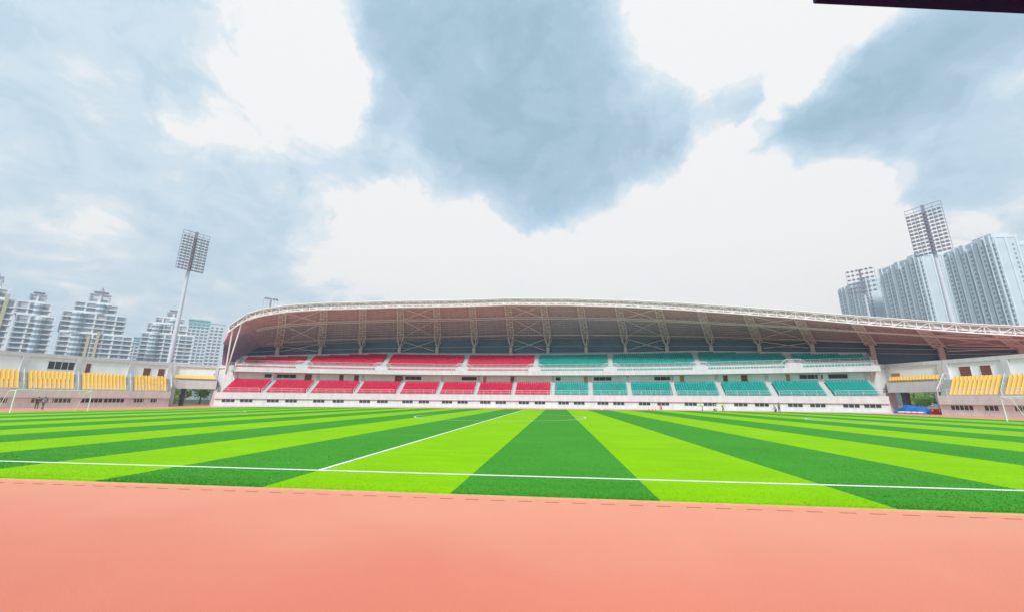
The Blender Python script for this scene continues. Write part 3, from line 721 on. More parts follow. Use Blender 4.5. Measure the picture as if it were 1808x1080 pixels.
# ------------------------------------------------------------------ floodlight masts
M_MAST = mat('mast_grey', (.54, .58, .66), .5, .0, var=.05)
M_LAMPB = mat('lamp_body', (.30, .29, .37), .5, .0, var=.1)
M_LAMPG = mat('lamp_glass', (.36, .36, .44), .3, var=.1)
g = MB()
g.hexa([(-.20, -.12, -.20), (.20, -.12, -.20), (.20, .12, -.20), (-.20, .12, -.20), (-.20, -.12, .20), (.20, -.12, .20), (.20, .12, .20), (-.20, .12, .20)])
g.hexa([(-.28, .12, -.27), (.28, .12, -.27), (.28, .2, -.27), (-.28, .2, -.27), (-.28, .12, .27), (.28, .12, .27), (.28, .2, .27), (-.28, .2, .27)])
g.add([(-.25, .203, -.24), (.25, .203, -.24), (.25, .203, .24), (-.25, .203, .24)], [(3, 2, 1, 0)], 1)
LAMP = g.mesh('lamp', [M_LAMPB, M_LAMPG])
def floodlight(base, z0, z1, width, rows, cols, label, r0=.55, top_gap=1, lamp=1.):
    th = Thing('floodlight_mast', (base[0], base[1], -.1), label, 'floodlight', 'floodlight masts around the stadium')
    d = Vector((-base[0], -base[1], 0)).normalized(); x = Vector((d.y, -d.x, 0)); c = Vector((base[0], base[1], 0))
    g = MB(); n = 12
    g.tube(c+Vector((0, 0, -.1)), c+Vector((0, 0, z0)), r0, n, r0*.55); g.tube(c+Vector((0, 0, z0)), c+Vector((0, 0, z1+.2)), r0*.5, n, r0*.4)
    th.part(g, 'mast', M_MAST, smooth=False)
    dz = (z1-z0)/(rows+top_gap-1); fr = c+d*.55
    g = MB()
    for r in range(rows+top_gap):
        z = Vector((0, 0, z0+dz*r)); g.tube(fr+z-x*width/2, fr+z+x*width/2, .07, 4)
    for t in (-.5, -.25, .25, .5): g.tube(fr+x*width*t+Vector((0, 0, z0)), fr+x*width*t+Vector((0, 0, z1)), .045, 4)
    g.obox(c+d*.35, x, d, .28, .28, z0-.2, z1+.3)
    th.part(g, 'lamp_frame', M_LAMPB)
    R = Matrix(((x.x, d.x, 0), (x.y, d.y, 0), (x.z, d.z, 1))).to_4x4()
    tilt = Matrix.Rotation(math.radians(-22), 4, 'X')
    for r in range(rows):
        for q in range(cols):
            u = (q+.5)/cols-.5
            if abs(u)*width < .3: continue
            th.inst(LAMP, 'lamp', Matrix.Translation(fr+d*.25+x*u*width*.97+Vector((0, 0, z0+dz*r))) @ R @ tilt @ Matrix.Scale(lamp, 4))
    return th
floodlight((-83.7, 38.6), 32.2, 41.9, 5.6, 12, 8, 'tall floodlight mast rising behind the left yellow stand before an apartment tower', .6, 2, .88)
floodlight((100.8, 59.2), 38.2, 50.8, 6.9, 12, 8, 'tall floodlight with full lamp panel above the grey tower blocks', .65, 2, 1.1)
floodlight((119.5, 108.5), 41.3, 49.5, 8.2, 6, 6, 'lower floodlight with sparse lamp rows beside the roof and pale tower', .6, 0, 1.3)
floodlight((-113.2, 104.), 37.5, 42.2, 5.2, 2, 5, 'distant floodlight lamps just peeking over the arched roof', .5, 0, 1.4)

# ------------------------------------------------------------------ apartment towers
M_TW = mat('tower_pale', (.60, .68, .73), .8, var=.06, scale=.15)
M_TB = mat('tower_blue', (.52, .61, .67), .8, var=.06, scale=.15)
M_TS = mat('tower_slab_white', (.78, .80, .82), .8, var=.05)
M_TY = mat('tower_ochre', (.55, .52, .38), .8, var=.1)
M_TG = mat('tower_grey', (.46, .50, .56), .8, var=.08, scale=.1)
M_TT = mat('tower_teal', (.22, .45, .50), .7, var=.1)
M_TR = mat('tower_roof', (.34, .34, .44), .7, var=.1)
M_WIN = mat('tower_window', (.20, .27, .35), .25, var=.3, scale=.2, spec=.5)
M_WINB = mat('tower_window_teal', (.18, .31, .38), .25, var=.3, scale=.2, spec=.5)
def unit(x0, x1, y0, y1, z0, z1, m, nm):
    g = MB(); g.box(x0, x1, y0, y1, z0, z1); return g.mesh(nm, m)
def slab_tower(name, label, x0, x1, y0, y1, zt, zmin, steps, cols, group):
    # slab block: long face toward -x with projecting bays, plain end toward -y
    th = Thing(name, ((x0+x1)/2, (y0+y1)/2, -.1), label, 'tower', group)
    g = MB(); g.box(x0, x1, y0, y1, -.1, zt); body = th.part(g, 'wall', M_TB)
    L = y1-y0; n = cols; b = L/n
    for i in range(n):
        g = MB(); yc = y0+(i+.5)*b; h = zt-steps[i % len(steps)]
        g.box(x0-1.3-(.5 if i % 3 == 1 else 0), x0+.02, yc-b*.30, yc+b*.30, -.1, h+1.2); th.part(g, 'bay', M_TW if i % 2 else M_TB)
        g = MB(); g.box(x0-1.9, x0-1.1, yc+b*.28, yc+b*.36, -.1, h+1.6); th.part(g, 'fin', M_TW)
    g = MB(); g.box(x0+2, x1-2, y0+2, y0+L*.35, zt, zt+3.2); g.box(x0+3, x1-3, y0+L*.5, y0+L*.75, zt, zt+2.6); th.part(g, 'roof_house', M_TB)
    g = MB(); g.box(x0-.25, x1+.25, y0-.25, y1+.25, zt-.6, zt+.9); th.part(g, 'parapet', M_TW)
    wm = unit(-.12, .05, -.55, .55, -.85, .85, M_WIN, 'window'); wg = unit(-.12, .05, -.75, .75, -.95, .95, M_WIN, 'window'); we = unit(-.5, .5, -.12, .05, -.7, .7, M_WIN, 'window')
    z = zmin; k = 0
    while z < zt-4:
        for i in range(n):
            yc = y0+(i+.5)*b; h = zt-steps[i % len(steps)]
            if z > h-2: continue
            if i % 3 != 2: th.inst(wm, 'window', Matrix.Translation((x0-1.3-(.5 if i % 3 == 1 else 0), yc+(-.1*b if i % 2 else .08*b), z+1.5)))
            th.inst(wg, 'window', Matrix.Translation((x0, y0+i*b+.12*b if i else y0+.1*b, z+1.5)))
        th.inst(we, 'window', Matrix.Translation((lerp(x0, x1, .75), y0, z+1.5)))
        g = MB(); g.box(x0-.12, x0+.02, y0+.1, y1-.1, z-.12, z+.12); 
        th.part(g, 'floor_band', M_TW); z += 3.0
    # vertical strips on the plain end wall
    for t in (.08, .5, .92):
        g = MB(); x = lerp(x0, x1, t); g.box(x-.5, x+.5, y0-.35, y0+.02, -.1, zt+.9); th.part(g, 'pilaster', M_TW)
    return th
GT = 'slab tower blocks behind the roof'
slab_tower('tower_block', 'grey-blue slab tower behind the tall floodlight panel, stepped on its long face', 266, 281, 250, 286, 104, 46, (0, 1, 3, 5), 9, GT)
slab_tower('tower_block', 'tallest looking grey-blue slab tower rising closest behind the roof tip', 282, 296, 219, 258, 104, 46, (0, 0, 2, 4), 10, GT)
slab_tower('tower_block', 'pale slab tower standing behind the lower sparse floodlight', 272, 284, 307, 342, 104, 50, (0, 1, 1, 2), 8, GT)
slab_tower('tower_block', 'grey slab tower mostly hidden behind the tallest looking slab', 300, 315, 226, 262, 101, 46, (0, 1, 2, 3), 8, GT)

def stepped_tower(label, px_c, D, tiers, zmin, ochre=None, spire=False, roof_c=M_TR, group='stepped apartment towers'):
    # tiers: (px0, px1, y top) from the widest/lowest to the crown
    c = atd(px_c, 650, D); d = Vector((CAM.x-c.x, CAM.y-c.y, 0)).normalized(); x = Vector((-d.y, d.x, 0))
    if (Vector(atd(px_c+20, 650, D))-c).dot(x) < 0: x = -x
    th = Thing('apartment_tower', (c.x, c.y, -.1), label, 'tower', group)
    R = Matrix(((x.x, d.x, 0), (x.y, d.y, 0), (0, 0, 1))).to_4x4()
    zprev = -.1; win = {}
    g3 = unit(-.5, .5, -.05, .10, -.5, .5, M_WIN, 'window'); g4 = unit(-.5, .5, -.05, .10, -.5, .5, M_WINB, 'window'); g5 = unit(-.5, .5, -.05, .10, -.5, .5, mat('tower_window_pale', (.34, .37, .40), .4, var=.3, scale=.2), 'window')
    count = 0
    for ti, (p0, p1, yt) in enumerate(tiers):
        y_at = min(yt+30, 640)
        a = (Vector(atd(p0, yt, D))-c).dot(x); b = (Vector(atd(p1, yt, D))-c).dot(x); zt = atd((p0+p1)/2, yt, D).z
        w = b-a; mid = (a+b)/2; depth = max(7., w*.55)-1.5*ti*.2
        if zt <= zprev+.5: continue
        o = Vector((c.x, c.y, 0))+x*mid
        front = max(4.0, 9.0-1.5*ti)
        g = MB(); g.obox(o-d*(depth/2-front/2), x, d, w/2, depth/2+front/2, zprev, zt); wall = th.part(g, 'wall', M_TG if ti < len(tiers)-1 else M_TW)
        fy = o+d*front
        g = MB(); g.obox(o-d*(depth/2-front/2), x, d, w/2+.35, depth/2+front/2+.35, zt-.5, zt+.35); th.part(g, 'cornice', M_TS if ti < len(tiers)-1 else roof_c)
        nb = max(2, round(w/4.6)); bw = w/nb
        # piers and a rounded bay standing proud of the wall
        for i in range(nb+1):
            g = MB(); g.obox(fy+x*(-w/2+bw*i)+d*.2, x, d, .38, .5, zprev, zt-.51); th.part(g, 'pier', M_TS if i % 2 else M_TG)
        z = max(zprev+.6, zmin)
        while z+2.6 < zt:
            g = MB(); g.obox(fy+d*.35, x, d, w/2+.25, .75, z-.25, z+.30); th.part(g, 'balcony', M_TS)
            for i in range(nb):
                if random.random() < .05: continue
                M = Matrix.Translation(fy+x*(-w/2+bw*(i+.5))+Vector((0, 0, z+1.55))) @ R @ Matrix.Diagonal((bw*.62*random.uniform(.85, 1.1), 1, 1.75, 1))
                th.inst(random.choice((g3, g3, g3, g4, g5)), 'window', M); count += 1
            z += 3.05
        for t in ((-.27,) if w > 20 else ((.12,) if w > 12 else ())):
            if zt-max(zprev, zmin) < 5: continue
            cb = fy+x*w*t+d*.1; zz = max(zprev, zmin-3); n_ = 10; rb = min(2.9, w*.14)
            g = MB(); g.tube(cb+Vector((0, 0, zz)), cb+Vector((0, 0, zt-.52)), rb, n_); bay = th.part(g, 'round_bay', M_TW)
            z = max(zprev+.6, zmin)
            while z+2.6 < zt:
                g = MB(); g.tube(cb+Vector((0, 0, z+.75)), cb+Vector((0, 0, z+2.35)), rb+.1, n_, caps=True); g.build('window_band', M_WIN, bay); z += 3.05
        if ochre and ti == 0:
            for t in ochre: g = MB(); g.obox(fy+x*w*t+d*.6, x, d, .7, .9, 10, zt+random.uniform(-4, 3)); th.part(g, 'stair_shaft', M_TY)
        zprev = zt
        top = o, zt, w
    o, zt, w = top
    g = MB(); g.obox(o, x, d, w*.30, 2.2, zt+.35, zt+2.2); g.obox(o, x, d, w*.38, 2.6, zt+2.2, zt+2.7); th.part(g, 'roof_house', roof_c)
    if spire:
        g = MB(); g.tube(o+Vector((0, 0, zt+2.7)), o+Vector((0, 0, zt+4.2)), 1.5, 8, .9); g.tube(o+Vector((0, 0, zt+4.2)), o+Vector((0, 0, zt+6.2)), .9, 8, .1); th.part(g, 'spire', roof_c)
    return th
stepped_tower('tower block cut by the frame, its crown stepped and lilac grey', -8, 330, [(-60, 29, 530), (-60, 17, 510), (-60, 7, 489)], 18, (.3,))
stepped_tower('rounded apartment tower with blunt cap between the cut tower and spired tower', 65, 380, [(30, 98, 560), (32, 92, 537), (54, 82, 524)], 20)
stepped_tower('broad stepped apartment tower crowned by a small spire', 170, 380, [(106, 235, 592), (112, 224, 556), (134, 208, 538), (160, 196, 523)], 20, (-.12, .0), True)
stepped_tower('stepped apartment tower directly behind the floodlight mast', 300, 420, [(252, 342, 592), (262, 332, 574), (276, 326, 563), (296, 320, 554)], 22)
def plain_tower(label, px0, px1, yt, D, zmin, m, cap, group):
    c = atd((px0+px1)/2, 650, D); d = Vector((CAM.x-c.x, CAM.y-c.y, 0)).normalized(); x = Vector((-d.y, d.x, 0))
    if (Vector(atd(px1, 650, D))-c).dot(x) < 0: x = -x
    th = Thing('apartment_block', (c.x, c.y, -.1), label, 'tower', group)
    a = (Vector(atd(px0, yt, D))-c).dot(x); b = (Vector(atd(px1, yt, D))-c).dot(x); zt = atd((px0+px1)/2, yt, D).z; w = b-a; o = Vector((c.x, c.y, 0))+x*(a+b)/2
    R = Matrix(((x.x, d.x, 0), (x.y, d.y, 0), (0, 0, 1))).to_4x4()
    g = MB(); g.obox(o, x, d, w/2, 7, -.1, zt-7); th.part(g, 'wall', m)
    g = MB(); g.obox(o, x, d, w/2, 7, zt-7, zt); g.obox(o, x, d, w/2+.4, 7.4, zt, zt+1); th.part(g, 'roof', cap)
    n = max(2, round(w/3.4)); bw = w/n; wm = unit(-.5, .5, -.05, .12, -.5, .5, M_WIN, 'window')
    z = zmin
    while z < zt-4:
        g = MB(); g.obox(o+d*7.2, x, d, w/2, .35, z-.2, z+.25); th.part(g, 'floor_band', M_TS)
        for i in range(n): th.inst(wm, 'window', Matrix.Translation(o+d*7+x*(-w/2+bw*(i+.5))+Vector((0, 0, z+1.6))) @ R @ Matrix.Diagonal((bw*.55, 1, 1.6, 1)))
        z += 3.1
    for i in range(n+1):
        g = MB(); g.obox(o+d*7.1+x*(-w/2+bw*i), x, d, .3, .4, zmin-4, zt-7.01); th.part(g, 'pier', M_TW)
    return th
plain_tower('pale block with blue-green upper storeys between the mast and roof tip', 334, 372, 568, 480, 30, M_TW, M_TT, 'blue-green topped blocks')
plain_tower('narrow white block touching the rounded roof tip', 372, 397, 574, 470, 30, M_TS, M_TW, 'blue-green topped blocks')
plain_tower('low blue-green topped block in the gap between two stepped towers', 233, 256, 598, 520, 30, M_TB, M_TT, 'blue-green topped blocks')

# ------------------------------------------------------------------ trees seen through the gateways
M_BARK = mat('bark', (.10, .075, .055), .9, var=.3, scale=4)
M_LEAF = [mat('leaf_a', (.14, .30, .04), .6, var=.2, island=.35), mat('leaf_b', (.22, .38, .05), .6, var=.2, island=.35), mat('leaf_c', (.07, .17, .04), .6, var=.2, island=.35)]
def tree(x, y, h, r, label, mi):
    th = Thing('tree', (x, y, -.1), label, 'tree', 'trees behind the gateways'); b = Vector((x, y, -.1))
    g = MB(); g.tube(b, b+Vector((.1, 0, h*.35)), .22, 7, .15); g.tube(b+Vector((.1, 0, h*.35)), b+Vector((0, .1, h*.7)), .15, 7, .06)
    cl = []
    for i in range(9):
        a = random.uniform(0, 6.28); rr = r*random.uniform(.35, .85); e = b+Vector((math.cos(a)*rr, math.sin(a)*rr, h*random.uniform(.3, .9)))
        g.tube(b+Vector((.08, 0, h*random.uniform(.2, .5))), e, .07, 5, .02); cl.append((e, r*random.uniform(.35, .6)))
    th.part(g, 'trunk', M_BARK)
    g = MB()
    for e, cr_ in cl:
        for _ in range(260):
            v = Vector((random.gauss(0, 1), random.gauss(0, 1), random.gauss(0, .8))); v = v.normalized()*cr_*random.uniform(.4, 1.)
            p = e+v; u = Vector((random.gauss(0, 1), random.gauss(0, 1), random.gauss(0, .6))).normalized(); w = u.orthogonal().normalized(); l = random.uniform(.14, .28)
            g.add([p-u*l, p+w*l*.5, p+u*l, p-w*l*.5], [(0, 1, 2, 3)])
    th.part(g, 'crown', M_LEAF[mi])
def gate_pt(P, s, off): p = P(s, off, 0); return p[0], p[1]
for (P, s, off, h, r, l, mi) in ((PL, 6.5, 24, 6.0, 3.2, 'bushy green tree behind the left gateway opening beside its pier', 0), (PL, 2.2, 28, 6.5, 3.4, 'dark green tree filling the left gateway behind a pale post', 2),
        (PL, 9.8, 26, 6.2, 3.2, 'light green tree at the outer jamb of the gateway by the yellow stand', 1), (PR, 4.5, 26, 6.4, 3.3, 'green tree behind the blue tarpaulin in the teal side gateway', 0),
        (PR, 9.5, 30, 6.8, 3.5, 'dark tree at the outer side of the teal side gateway', 2), (PR, 0.5, 30, 6.4, 3.3, 'light tree glimpsed beside the dark pier of the gateway', 1)):
    x, y = gate_pt(P, s, off); tree(x, y, h, r, l, mi)
# low green hedge and net fence behind the left gateway
M_NET = mat('fence_net', (.02, .14, .12), .7, var=.2)
th = Thing('net_fence', PL(4, 5, -.1), 'dark green net fence across the left gateway opening', 'fence')
for i in range(6):
    g = MB(); a = PL(.8+1.3*i, 4.6, 0); b = PL(.8+1.3*i+1.2, 4.6, 0)
    for z in frange(.1, 1.3, 8): g.tube((a[0], a[1], z), (b[0], b[1], z), .03)
    for t in frange(0, 1, 8): g.tube((lerp(a[0], b[0], t), lerp(a[1], b[1], t), -.1), (lerp(a[0], b[0], t), lerp(a[1], b[1], t), 1.3), .03)
    th.part(g, 'net_panel', M_NET)

# ------------------------------------------------------------------ blue tarpaulin heap and red drums in the right gateway
M_TARP = mat('tarp_blue', (.01, .15, .52), .45, var=.15, scale=1.5, bump=.5, bscale=4)
g = MB(); NX, NY = 26, 10; vs = []
cx_, cy_ = gate_pt(PR, 4.4, -7.2); M = frame(PR, 4.4, -7.2, 0, .1)
for i in range(NX+1):
    for j in range(NY+1):
        u, v = i/NX*2-1, j/NY*2-1; e = max(0, 1-abs(u)**3.5)*max(0, 1-abs(v)**2.6)
        hgt = 1.35*e**.6*(1-.28*max(0, u)+.10*math.sin(5*u+2*v)+.05*math.sin(13*u-7*v)); vs.append(M @ Vector((u*2.5+.06*math.sin(9*v), v*1.1+.07*math.sin(8*u), max(.003, hgt))))
g.add(vs, [(i*(NY+1)+j, i*(NY+1)+j+1, (i+1)*(NY+1)+j+1, (i+1)*(NY+1)+j) for i in range(NX) for j in range(NY)])
tarp = g.build('tarpaulin', M_TARP, smooth=True); tag(tarp, 'crumpled blue tarpaulin heaped over materials in the teal side gateway', 'tarpaulin')
M_DRUM = mat('chest_red', (.50, .02, .02), .45, var=.15)
M0 = frame(PR, 8.4, -7.6, 0, .1); th = Thing('site_chest', M0.translation, 'red site chest with a lid beside the blue tarpaulin heap', 'chest')
def mbox(M, x0, x1, y0, y1, z0, z1):
    g = MB(); g.hexa([M @ Vector((x, y, z)) for z in (z0, z1) for x, y in ((x0, y0), (x1, y0), (x1, y1), (x0, y1))]); return g
th.part(mbox(M0, -.85, .85, -.4, .4, 0, .68), 'box', M_DRUM); th.part(mbox(M0, -.89, .89, -.44, .44, .69, .86), 'lid', M_DRUM)
for x in (-.5, .5): th.part(mbox(M0, x-.06, x+.06, .402, .47, .5, .76), 'latch', M_RAIL)
M0 = frame(PR, 9.9, -7.4, 0, .1); th = Thing('drum', M0.translation, 'dull red drum between the site chest and the gateway jamb', 'drum'); b_ = M0.translation
g = MB(); prof_ = [(.0, 0), (.28, 0), (.29, .02), (.29, .28), (.305, .30), (.29, .32), (.29, .58), (.305, .60), (.29, .62), (.29, .87), (.3, .89), (.27, .89), (.27, .86), (.0, .86)]
n = 14; g.add([(b_.x+r*math.cos(2*math.pi*k/n), b_.y+r*math.sin(2*math.pi*k/n), z) for r, z in prof_ for k in range(n)], [(a*n+k, a*n+(k+1) % n, (a+1)*n+(k+1) % n, (a+1)*n+k) for a in range(len(prof_)-1) for k in range(n)])
th.part(g, 'shell', mat('drum_red', (.33, .05, .04), .5, var=.2)); g = MB(); g.tube(b_+Vector((.12, .05, .85)), b_+Vector((.12, .05, .895)), .04, 8); th.part(g, 'bung', M_RAIL)
M_SACK = mat('sack_white', (.72, .73, .76), .8, var=.1, scale=3)
def sack(s_, off, rot, label):
    M = frame(PR, s_, off, 0, .1) @ Matrix.Rotation(rot, 4, 'Z'); th = Thing('sack', M.translation, label, 'sack', 'white sacks at the foot of the tarpaulin')
    g = MB(); NA, NB = 12, 8; vs = []
    for i in range(NA+1):
        u = i/NA*2-1
        for j in range(NB):
            t = 2*math.pi*j/NB; r = (1-abs(u)**4)**.5*.9+.1; vs.append(M @ Vector((u*.42, math.cos(t)*.27*(.75+.25*r), .19+math.sin(t)*.18*r+.015*math.sin(7*u+3*t))))
    g.add(vs, [(i*NB+j, i*NB+(j+1) % NB, (i+1)*NB+(j+1) % NB, (i+1)*NB+j) for i in range(NA) for j in range(NB)]+[tuple(range(NB)), tuple(range(NA*NB+NB-1, NA*NB-1, -1))]); th.part(g, 'bag', M_SACK, smooth=True)
    g = MB(); g.tube(M @ Vector((.40, 0, .2)), M @ Vector((.52, 0, .26)), .07, 6, .12); th.part(g, 'tied_neck', M_SACK)
sack(2.9, -8.6, .1, 'white sack by the low end of the tarpaulin near the dark pier'); sack(3.9, -8.55, .0, 'white sack second along the foot of the tarpaulin'); sack(4.9, -8.65, -.15, 'white sack third along the foot of the tarpaulin'); sack(5.9, -8.5, .2, 'white sack at the foot of the tarpaulin next to the red chest')

# ------------------------------------------------------------------ goals
M_NETW = mat('goal_net', (.62, .63, .64), .8)
def goal(x, yc, sg, label):
    th = Thing('football_goal', (x, yc, 0), label, 'goal', 'football goals')
    a, b = yc-3.66, yc+3.66
    for y in (a, b):
        g = MB(); g.tube((x, y, .03), (x, y, 2.5), .05, 10); th.part(g, 'goal_post', M_LINE)
        g = MB(); g.poly([(x, y, 2.44), (x-sg*.9, y, 2.40), (x-sg*1.9, y, .04)], .03, 6); th.part(g, 'net_support', M_LINE)
    g = MB(); g.tube((x, a, 2.5), (x, b, 2.5), .05, 10); th.part(g, 'crossbar', M_LINE)
    g = MB()
    for y in frange(a, b, 36): g.poly([(x-sg*.05, y, 2.44), (x-sg*.9, y, 2.38), (x-sg*1.9, y, .05)], .004, 3)
    for t in frange(0, 1, 10):
        p = (x-sg*lerp(.9, 1.9, t), lerp(2.38, .05, t)); g.tube((p[0], a, p[1]), (p[0], b, p[1]), .004, 3)
    th.part(g, 'net', M_NETW)
goal(GL, -2.4, 1, 'white football goal before the left yellow stand')
goal(GR, 0, -1, 'white football goal before the right yellow stand, one post in view')

# ------------------------------------------------------------------ people
M_SKIN = mat('skin', (.42, .25, .17), .6); M_HAIR = mat('hair_dark', (.02, .018, .016), .7)
CL = {'navy': (.03, .04, .07), 'black': (.02, .02, .022), 'grey': (.25, .26, .28), 'lime': (.55, .75, .08), 'white': (.72, .72, .72), 'blue': (.28, .36, .52), 'orange': (.75, .22, .04), 'brown': (.12, .08, .06)}
def cloth(c): return mat('cloth_'+c, CL[c], .85, var=.1, scale=6)
def person(px, py, face, pose, top, leg, hat, label, h=1.70):
    p = atz(px, py, 0.); th = Thing('person', p, label, 'person', 'workers on the far track')
    k = h/1.72; lean = {'stand': 0, 'walk': .06, 'bend': .62, 'crouch': .35}[pose]
    hip = .92; kneeF, kneeB = (.0, .0), (.0, .0)
    drop = .45 if pose == 'crouch' else 0
    J = {}; 
    J['pel'] = Vector((0, 0, hip-drop)); up = Vector((0, math.sin(lean), math.cos(lean)))
    J['waist'] = J['pel']+up*.18; J['chest'] = J['pel']+up*.40; J['neck'] = J['pel']+up*.56; J['head0'] = J['pel']+up*.63+Vector((0, .02, 0)); J['head1'] = J['pel']+up*.76+Vector((0, .03, 0))
    st = {'stand': .05, 'walk': .22, 'bend': .12, 'crouch': .25}[pose]
    for sg, n in ((-1, 'l'), (1, 'r')):
        f = st*sg
        J['hip'+n] = J['pel']+Vector((.09*sg, 0, -.04)); J['ank'+n] = Vector((.11*sg, f, .07)); J['toe'+n] = J['ank'+n]+Vector((.02*sg, .17, -.035))
        J['knee'+n] = (J['hip'+n]+J['ank'+n])/2+Vector((.02*sg, .05+(.28 if pose == 'crouch' else 0), 0))
        J['sh'+n] = J['neck']+Vector((.18*sg, 0, 0))-up*.06
        sw = {'stand': .03, 'walk': -.16*sg, 'bend': .25, 'crouch': .25}[pose]
        J['elb'+n] = J['sh'+n]+Vector((.06*sg, sw*.6, -.27)); J['wri'+n] = J['elb'+n]+Vector((.0, sw*.8+.06, -.22)); J['han'+n] = J['wri'+n]+Vector((0, .03, -.09))
    rad = {'pel': .135, 'waist': .125, 'chest': .145, 'neck': .06, 'head0': .085, 'head1': .09}
    for n in 'lr': rad.update({'hip'+n: .095, 'knee'+n: .062, 'ank'+n: .042, 'toe'+n: .035, 'sh'+n: .065, 'elb'+n: .045, 'wri'+n: .032, 'han'+n: .036})
    E_ = [('pel', 'waist'), ('waist', 'chest'), ('chest', 'neck'), ('neck', 'head0'), ('head0', 'head1')]
    for n in 'lr': E_ += [('pel', 'hip'+n), ('hip'+n, 'knee'+n), ('knee'+n, 'ank'+n), ('ank'+n, 'toe'+n), ('chest', 'sh'+n), ('sh'+n, 'elb'+n), ('elb'+n, 'wri'+n), ('wri'+n, 'han'+n)]
    keys = list(J); me = bpy.data.meshes.new('sk'); me.from_pydata([J[q]*k for q in keys], [(keys.index(a), keys.index(b)) for a, b in E_], [])
    o = bpy.data.objects.new('sk', me); COL.objects.link(o)
    md = o.modifiers.new('s', 'SKIN'); sv = me.skin_vertices[0].data
    for i, q in enumerate(keys): sv[i].radius = (rad[q]*k, rad[q]*k); sv[i].use_root = (q == 'pel')
    o.modifiers.new('ss', 'SUBSURF').levels = 2
    dg = bpy.context.evaluated_depsgraph_get(); m2 = bpy.data.meshes.new_from_object(o.evaluated_get(dg)); bpy.data.objects.remove(o)
    m2.materials.clear()
    for m in (M_SKIN, cloth(top), cloth(leg), M_HAIR): m2.materials.append(m)
    wz = J['waist'].z*k-.03
    for f in m2.polygons:
        c = f.center/k; best = min(E_, key=lambda e: (lambda a, b: (c-(a+(b-a)*max(0, min(1, (c-a).dot(b-a)/max(1e-6, (b-a).length_squared))))).length)(J[e[0]], J[e[1]]))
        n = best[1]
        if n[:3] == 'toe': f.material_index = 3
        elif n[:3] in ('hip', 'kne', 'ank'): f.material_index = 2
        elif n[:4] == 'head' or n[:3] in ('wri', 'han') or best == ('chest', 'neck') and (c-J['neck']).length < .08: f.material_index = 0
        else: f.material_index = 1
        f.use_smooth = True
    zmin = min(v.co.z for v in m2.vertices); Rz = Matrix.Rotation(face, 4, 'Z') @ Matrix.Translation((0, 0, -zmin))
    o = link('body', m2, th.o, Rz)
    g = MB(); hc = J['head1']*k+Vector((0, -.01, .0)); n = 10; rings = ((.108, .0), (.105, .05), (.075, .095), (.02, .115))
    if hat: rings = ((.15, .02), (.125, .03), (.12, .08), (.085, .125), (.02, .145))
    vs = [(hc.x+r*math.cos(2*math.pi*i/n), hc.y+r*math.sin(2*math.pi*i/n), hc.z+z) for r, z in rings for i in range(n)]
    g.add(vs, [(a*n+i, a*n+(i+1) % n, (a+1)*n+(i+1) % n, (a+1)*n+i) for a in range(len(rings)-1) for i in range(n)]+[tuple(range((len(rings)-1)*n, len(rings)*n))])
    link('safety_helmet' if hat else 'hair', g.mesh('helmet' if hat else 'hair', cloth(hat) if hat else M_HAIR), th.o, Rz)
person(63, 721.5, 1.0, 'stand', 'black', 'black', None, 'person in black standing close beside the walking person before the left stand')
person(74, 721.8, -1.4, 'walk', 'blue', 'navy', None, 'walking person in a blue-grey top and dark trousers before the left stand')
person(1241, 724.6, .8, 'bend', 'lime', 'grey', 'lime', 'worker in a lime vest bending over the far track with back to another')
person(1261, 726.2, -1.3, 'crouch', 'white', 'brown', 'lime', 'crouching worker in a white top between two lime vested workers')
person(1277, 726.0, -2.2, 'walk', 'lime', 'black', 'lime', 'upright worker in lime vest and black trousers striding on the far track')
person(1371, 727.2, .5, 'crouch', 'grey', 'black', None, 'crouching person in grey beside a standing one by the teal blocks')
person(1377, 727.2, 1.9, 'stand', 'grey', 'black', None, 'standing person in grey top and black trousers by the teal blocks')
person(1168, 723.6, 2.5, 'crouch', 'orange', 'navy', None, 'crouching worker in orange on the far track')

# ------------------------------------------------------------------ loose things on the far track
M_CONE = mat('cone_orange', (.75, .12, .03), .5)
for i, (px, py, l) in enumerate(((1146, 723.8, 'orange traffic cone, first of three in a row before the teal seats'), (1152, 723.8, 'orange traffic cone in the middle of the row of three'), (1158, 724., 'orange traffic cone at the crouching orange worker, end of row'))):
    p = atz(px, py, 0); th = Thing('traffic_cone', p, l, 'cone', 'cones on the far track')
    g = MB(); g.box(p.x-.18, p.x+.18, p.y-.18, p.y+.18, 0, .03); th.part(g, 'base', M_CONE)
    g = MB(); g.tube(p+Vector((0, 0, .03)), p+Vector((0, 0, .7)), .14, 10, .03); th.part(g, 'cone', M_CONE)
    g = MB(); g.tube(p+Vector((0, 0, .32)), p+Vector((0, 0, .48)), .1, 10, .078); th.part(g, 'band', M_LINE)
p = atz(1062, 722.6, 0); th = Thing('paint_bucket', p, 'white bucket on the far track before the first teal block', 'bucket')
g = MB(); g.tube(p, p+Vector((0, 0, .42)), .17, 12, .2); th.part(g, 'pail', M_LINE)
g = MB(); g.poly([p+Vector((.2*math.cos(t), 0, .42+.2*math.sin(t))) for t in frange(0, math.pi, 8)], .012); th.part(g, 'handle', M_MAST)

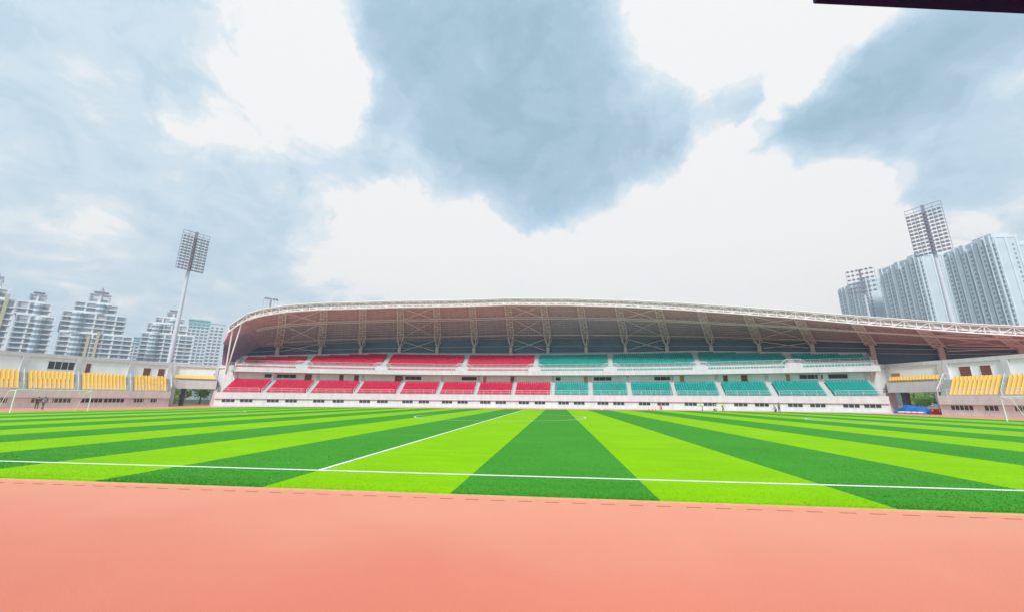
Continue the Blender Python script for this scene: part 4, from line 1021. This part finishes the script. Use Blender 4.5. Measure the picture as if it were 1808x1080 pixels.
# ------------------------------------------------------------------ dark parasol above the photographer, one edge reaching into view
M_PAR = mat('parasol_cloth', (.02, .03, .13), .8, var=.1)
a = atd(1438, -2, .75); b = atd(1830, 18, .75)
zc = (a.z+b.z)/2
A = atz(1430, -22, zc+.008); B = atz(1890, 0, zc-.008)
ex = (B-A); ex.z = 0; L = ex.length; ex.normalize(); ey = Vector((-ex.y, ex.x, 0))
if ey.dot(Vector((FW.x, FW.y, 0))) > 0: ey = -ey
S = .95; c0 = (A+B)/2+ex*(S/2-L/2) ; cc = Vector((c0.x, c0.y, 0))+ey*S/2
th = Thing('parasol', (cc.x+ey.x*.0, cc.y, 0), 'dark parasol overhead, only one cloth edge showing against the clouds', 'parasol')
q = [cc-ex*S/2-ey*S/2, cc+ex*S/2-ey*S/2, cc+ex*S/2+ey*S/2, cc-ex*S/2+ey*S/2]; top = cc+Vector((0, 0, zc+.2))
zs4 = [A.z, lerp(A.z, B.z, S/L), lerp(A.z, B.z, S/L), A.z]
g = MB(); vs = [Vector((v.x, v.y, z)) for v, z in zip(q, zs4)]
g.add([*vs, top], [(0, 1, 4), (1, 2, 4), (2, 3, 4), (3, 0, 4)]); g.add([*[v-Vector((0, 0, .03)) for v in vs], *vs], [(0, 1, 5, 4), (1, 2, 6, 5), (2, 3, 7, 6), (3, 0, 4, 7)]); th.part(g, 'canopy', M_PAR)
for v in vs:
    g = MB(); g.tube(v+Vector((0, 0, .01)), top-Vector((0, 0, .03)), .01, 5); th.part(g, 'rib', M_MAST)
g = MB(); g.tube(cc, top, .022, 10); th.part(g, 'pole', M_MAST)
g = MB(); g.tube(cc, cc+Vector((0, 0, .1)), .25, 16); th.part(g, 'base', M_OPEN)

# ------------------------------------------------------------------ thin summer haze
g = MB(); g.box(-430, 345, -90, 380, -1.2, 116); hz = g.build('haze', bpy.data.materials.new('haze_air')); tag(hz, kind='stuff')
hm = hz.data.materials[0]; hm.use_nodes = True; t = hm.node_tree; t.nodes.clear()
pv = t.nodes.new('ShaderNodeVolumePrincipled'); pv.inputs['Density'].default_value = .0006; pv.inputs['Color'].default_value = (.93, .96, 1, 1); pv.inputs['Anisotropy'].default_value = .3
t.links.new(pv.outputs[0], t.nodes.new('ShaderNodeOutputMaterial').inputs['Volume'])
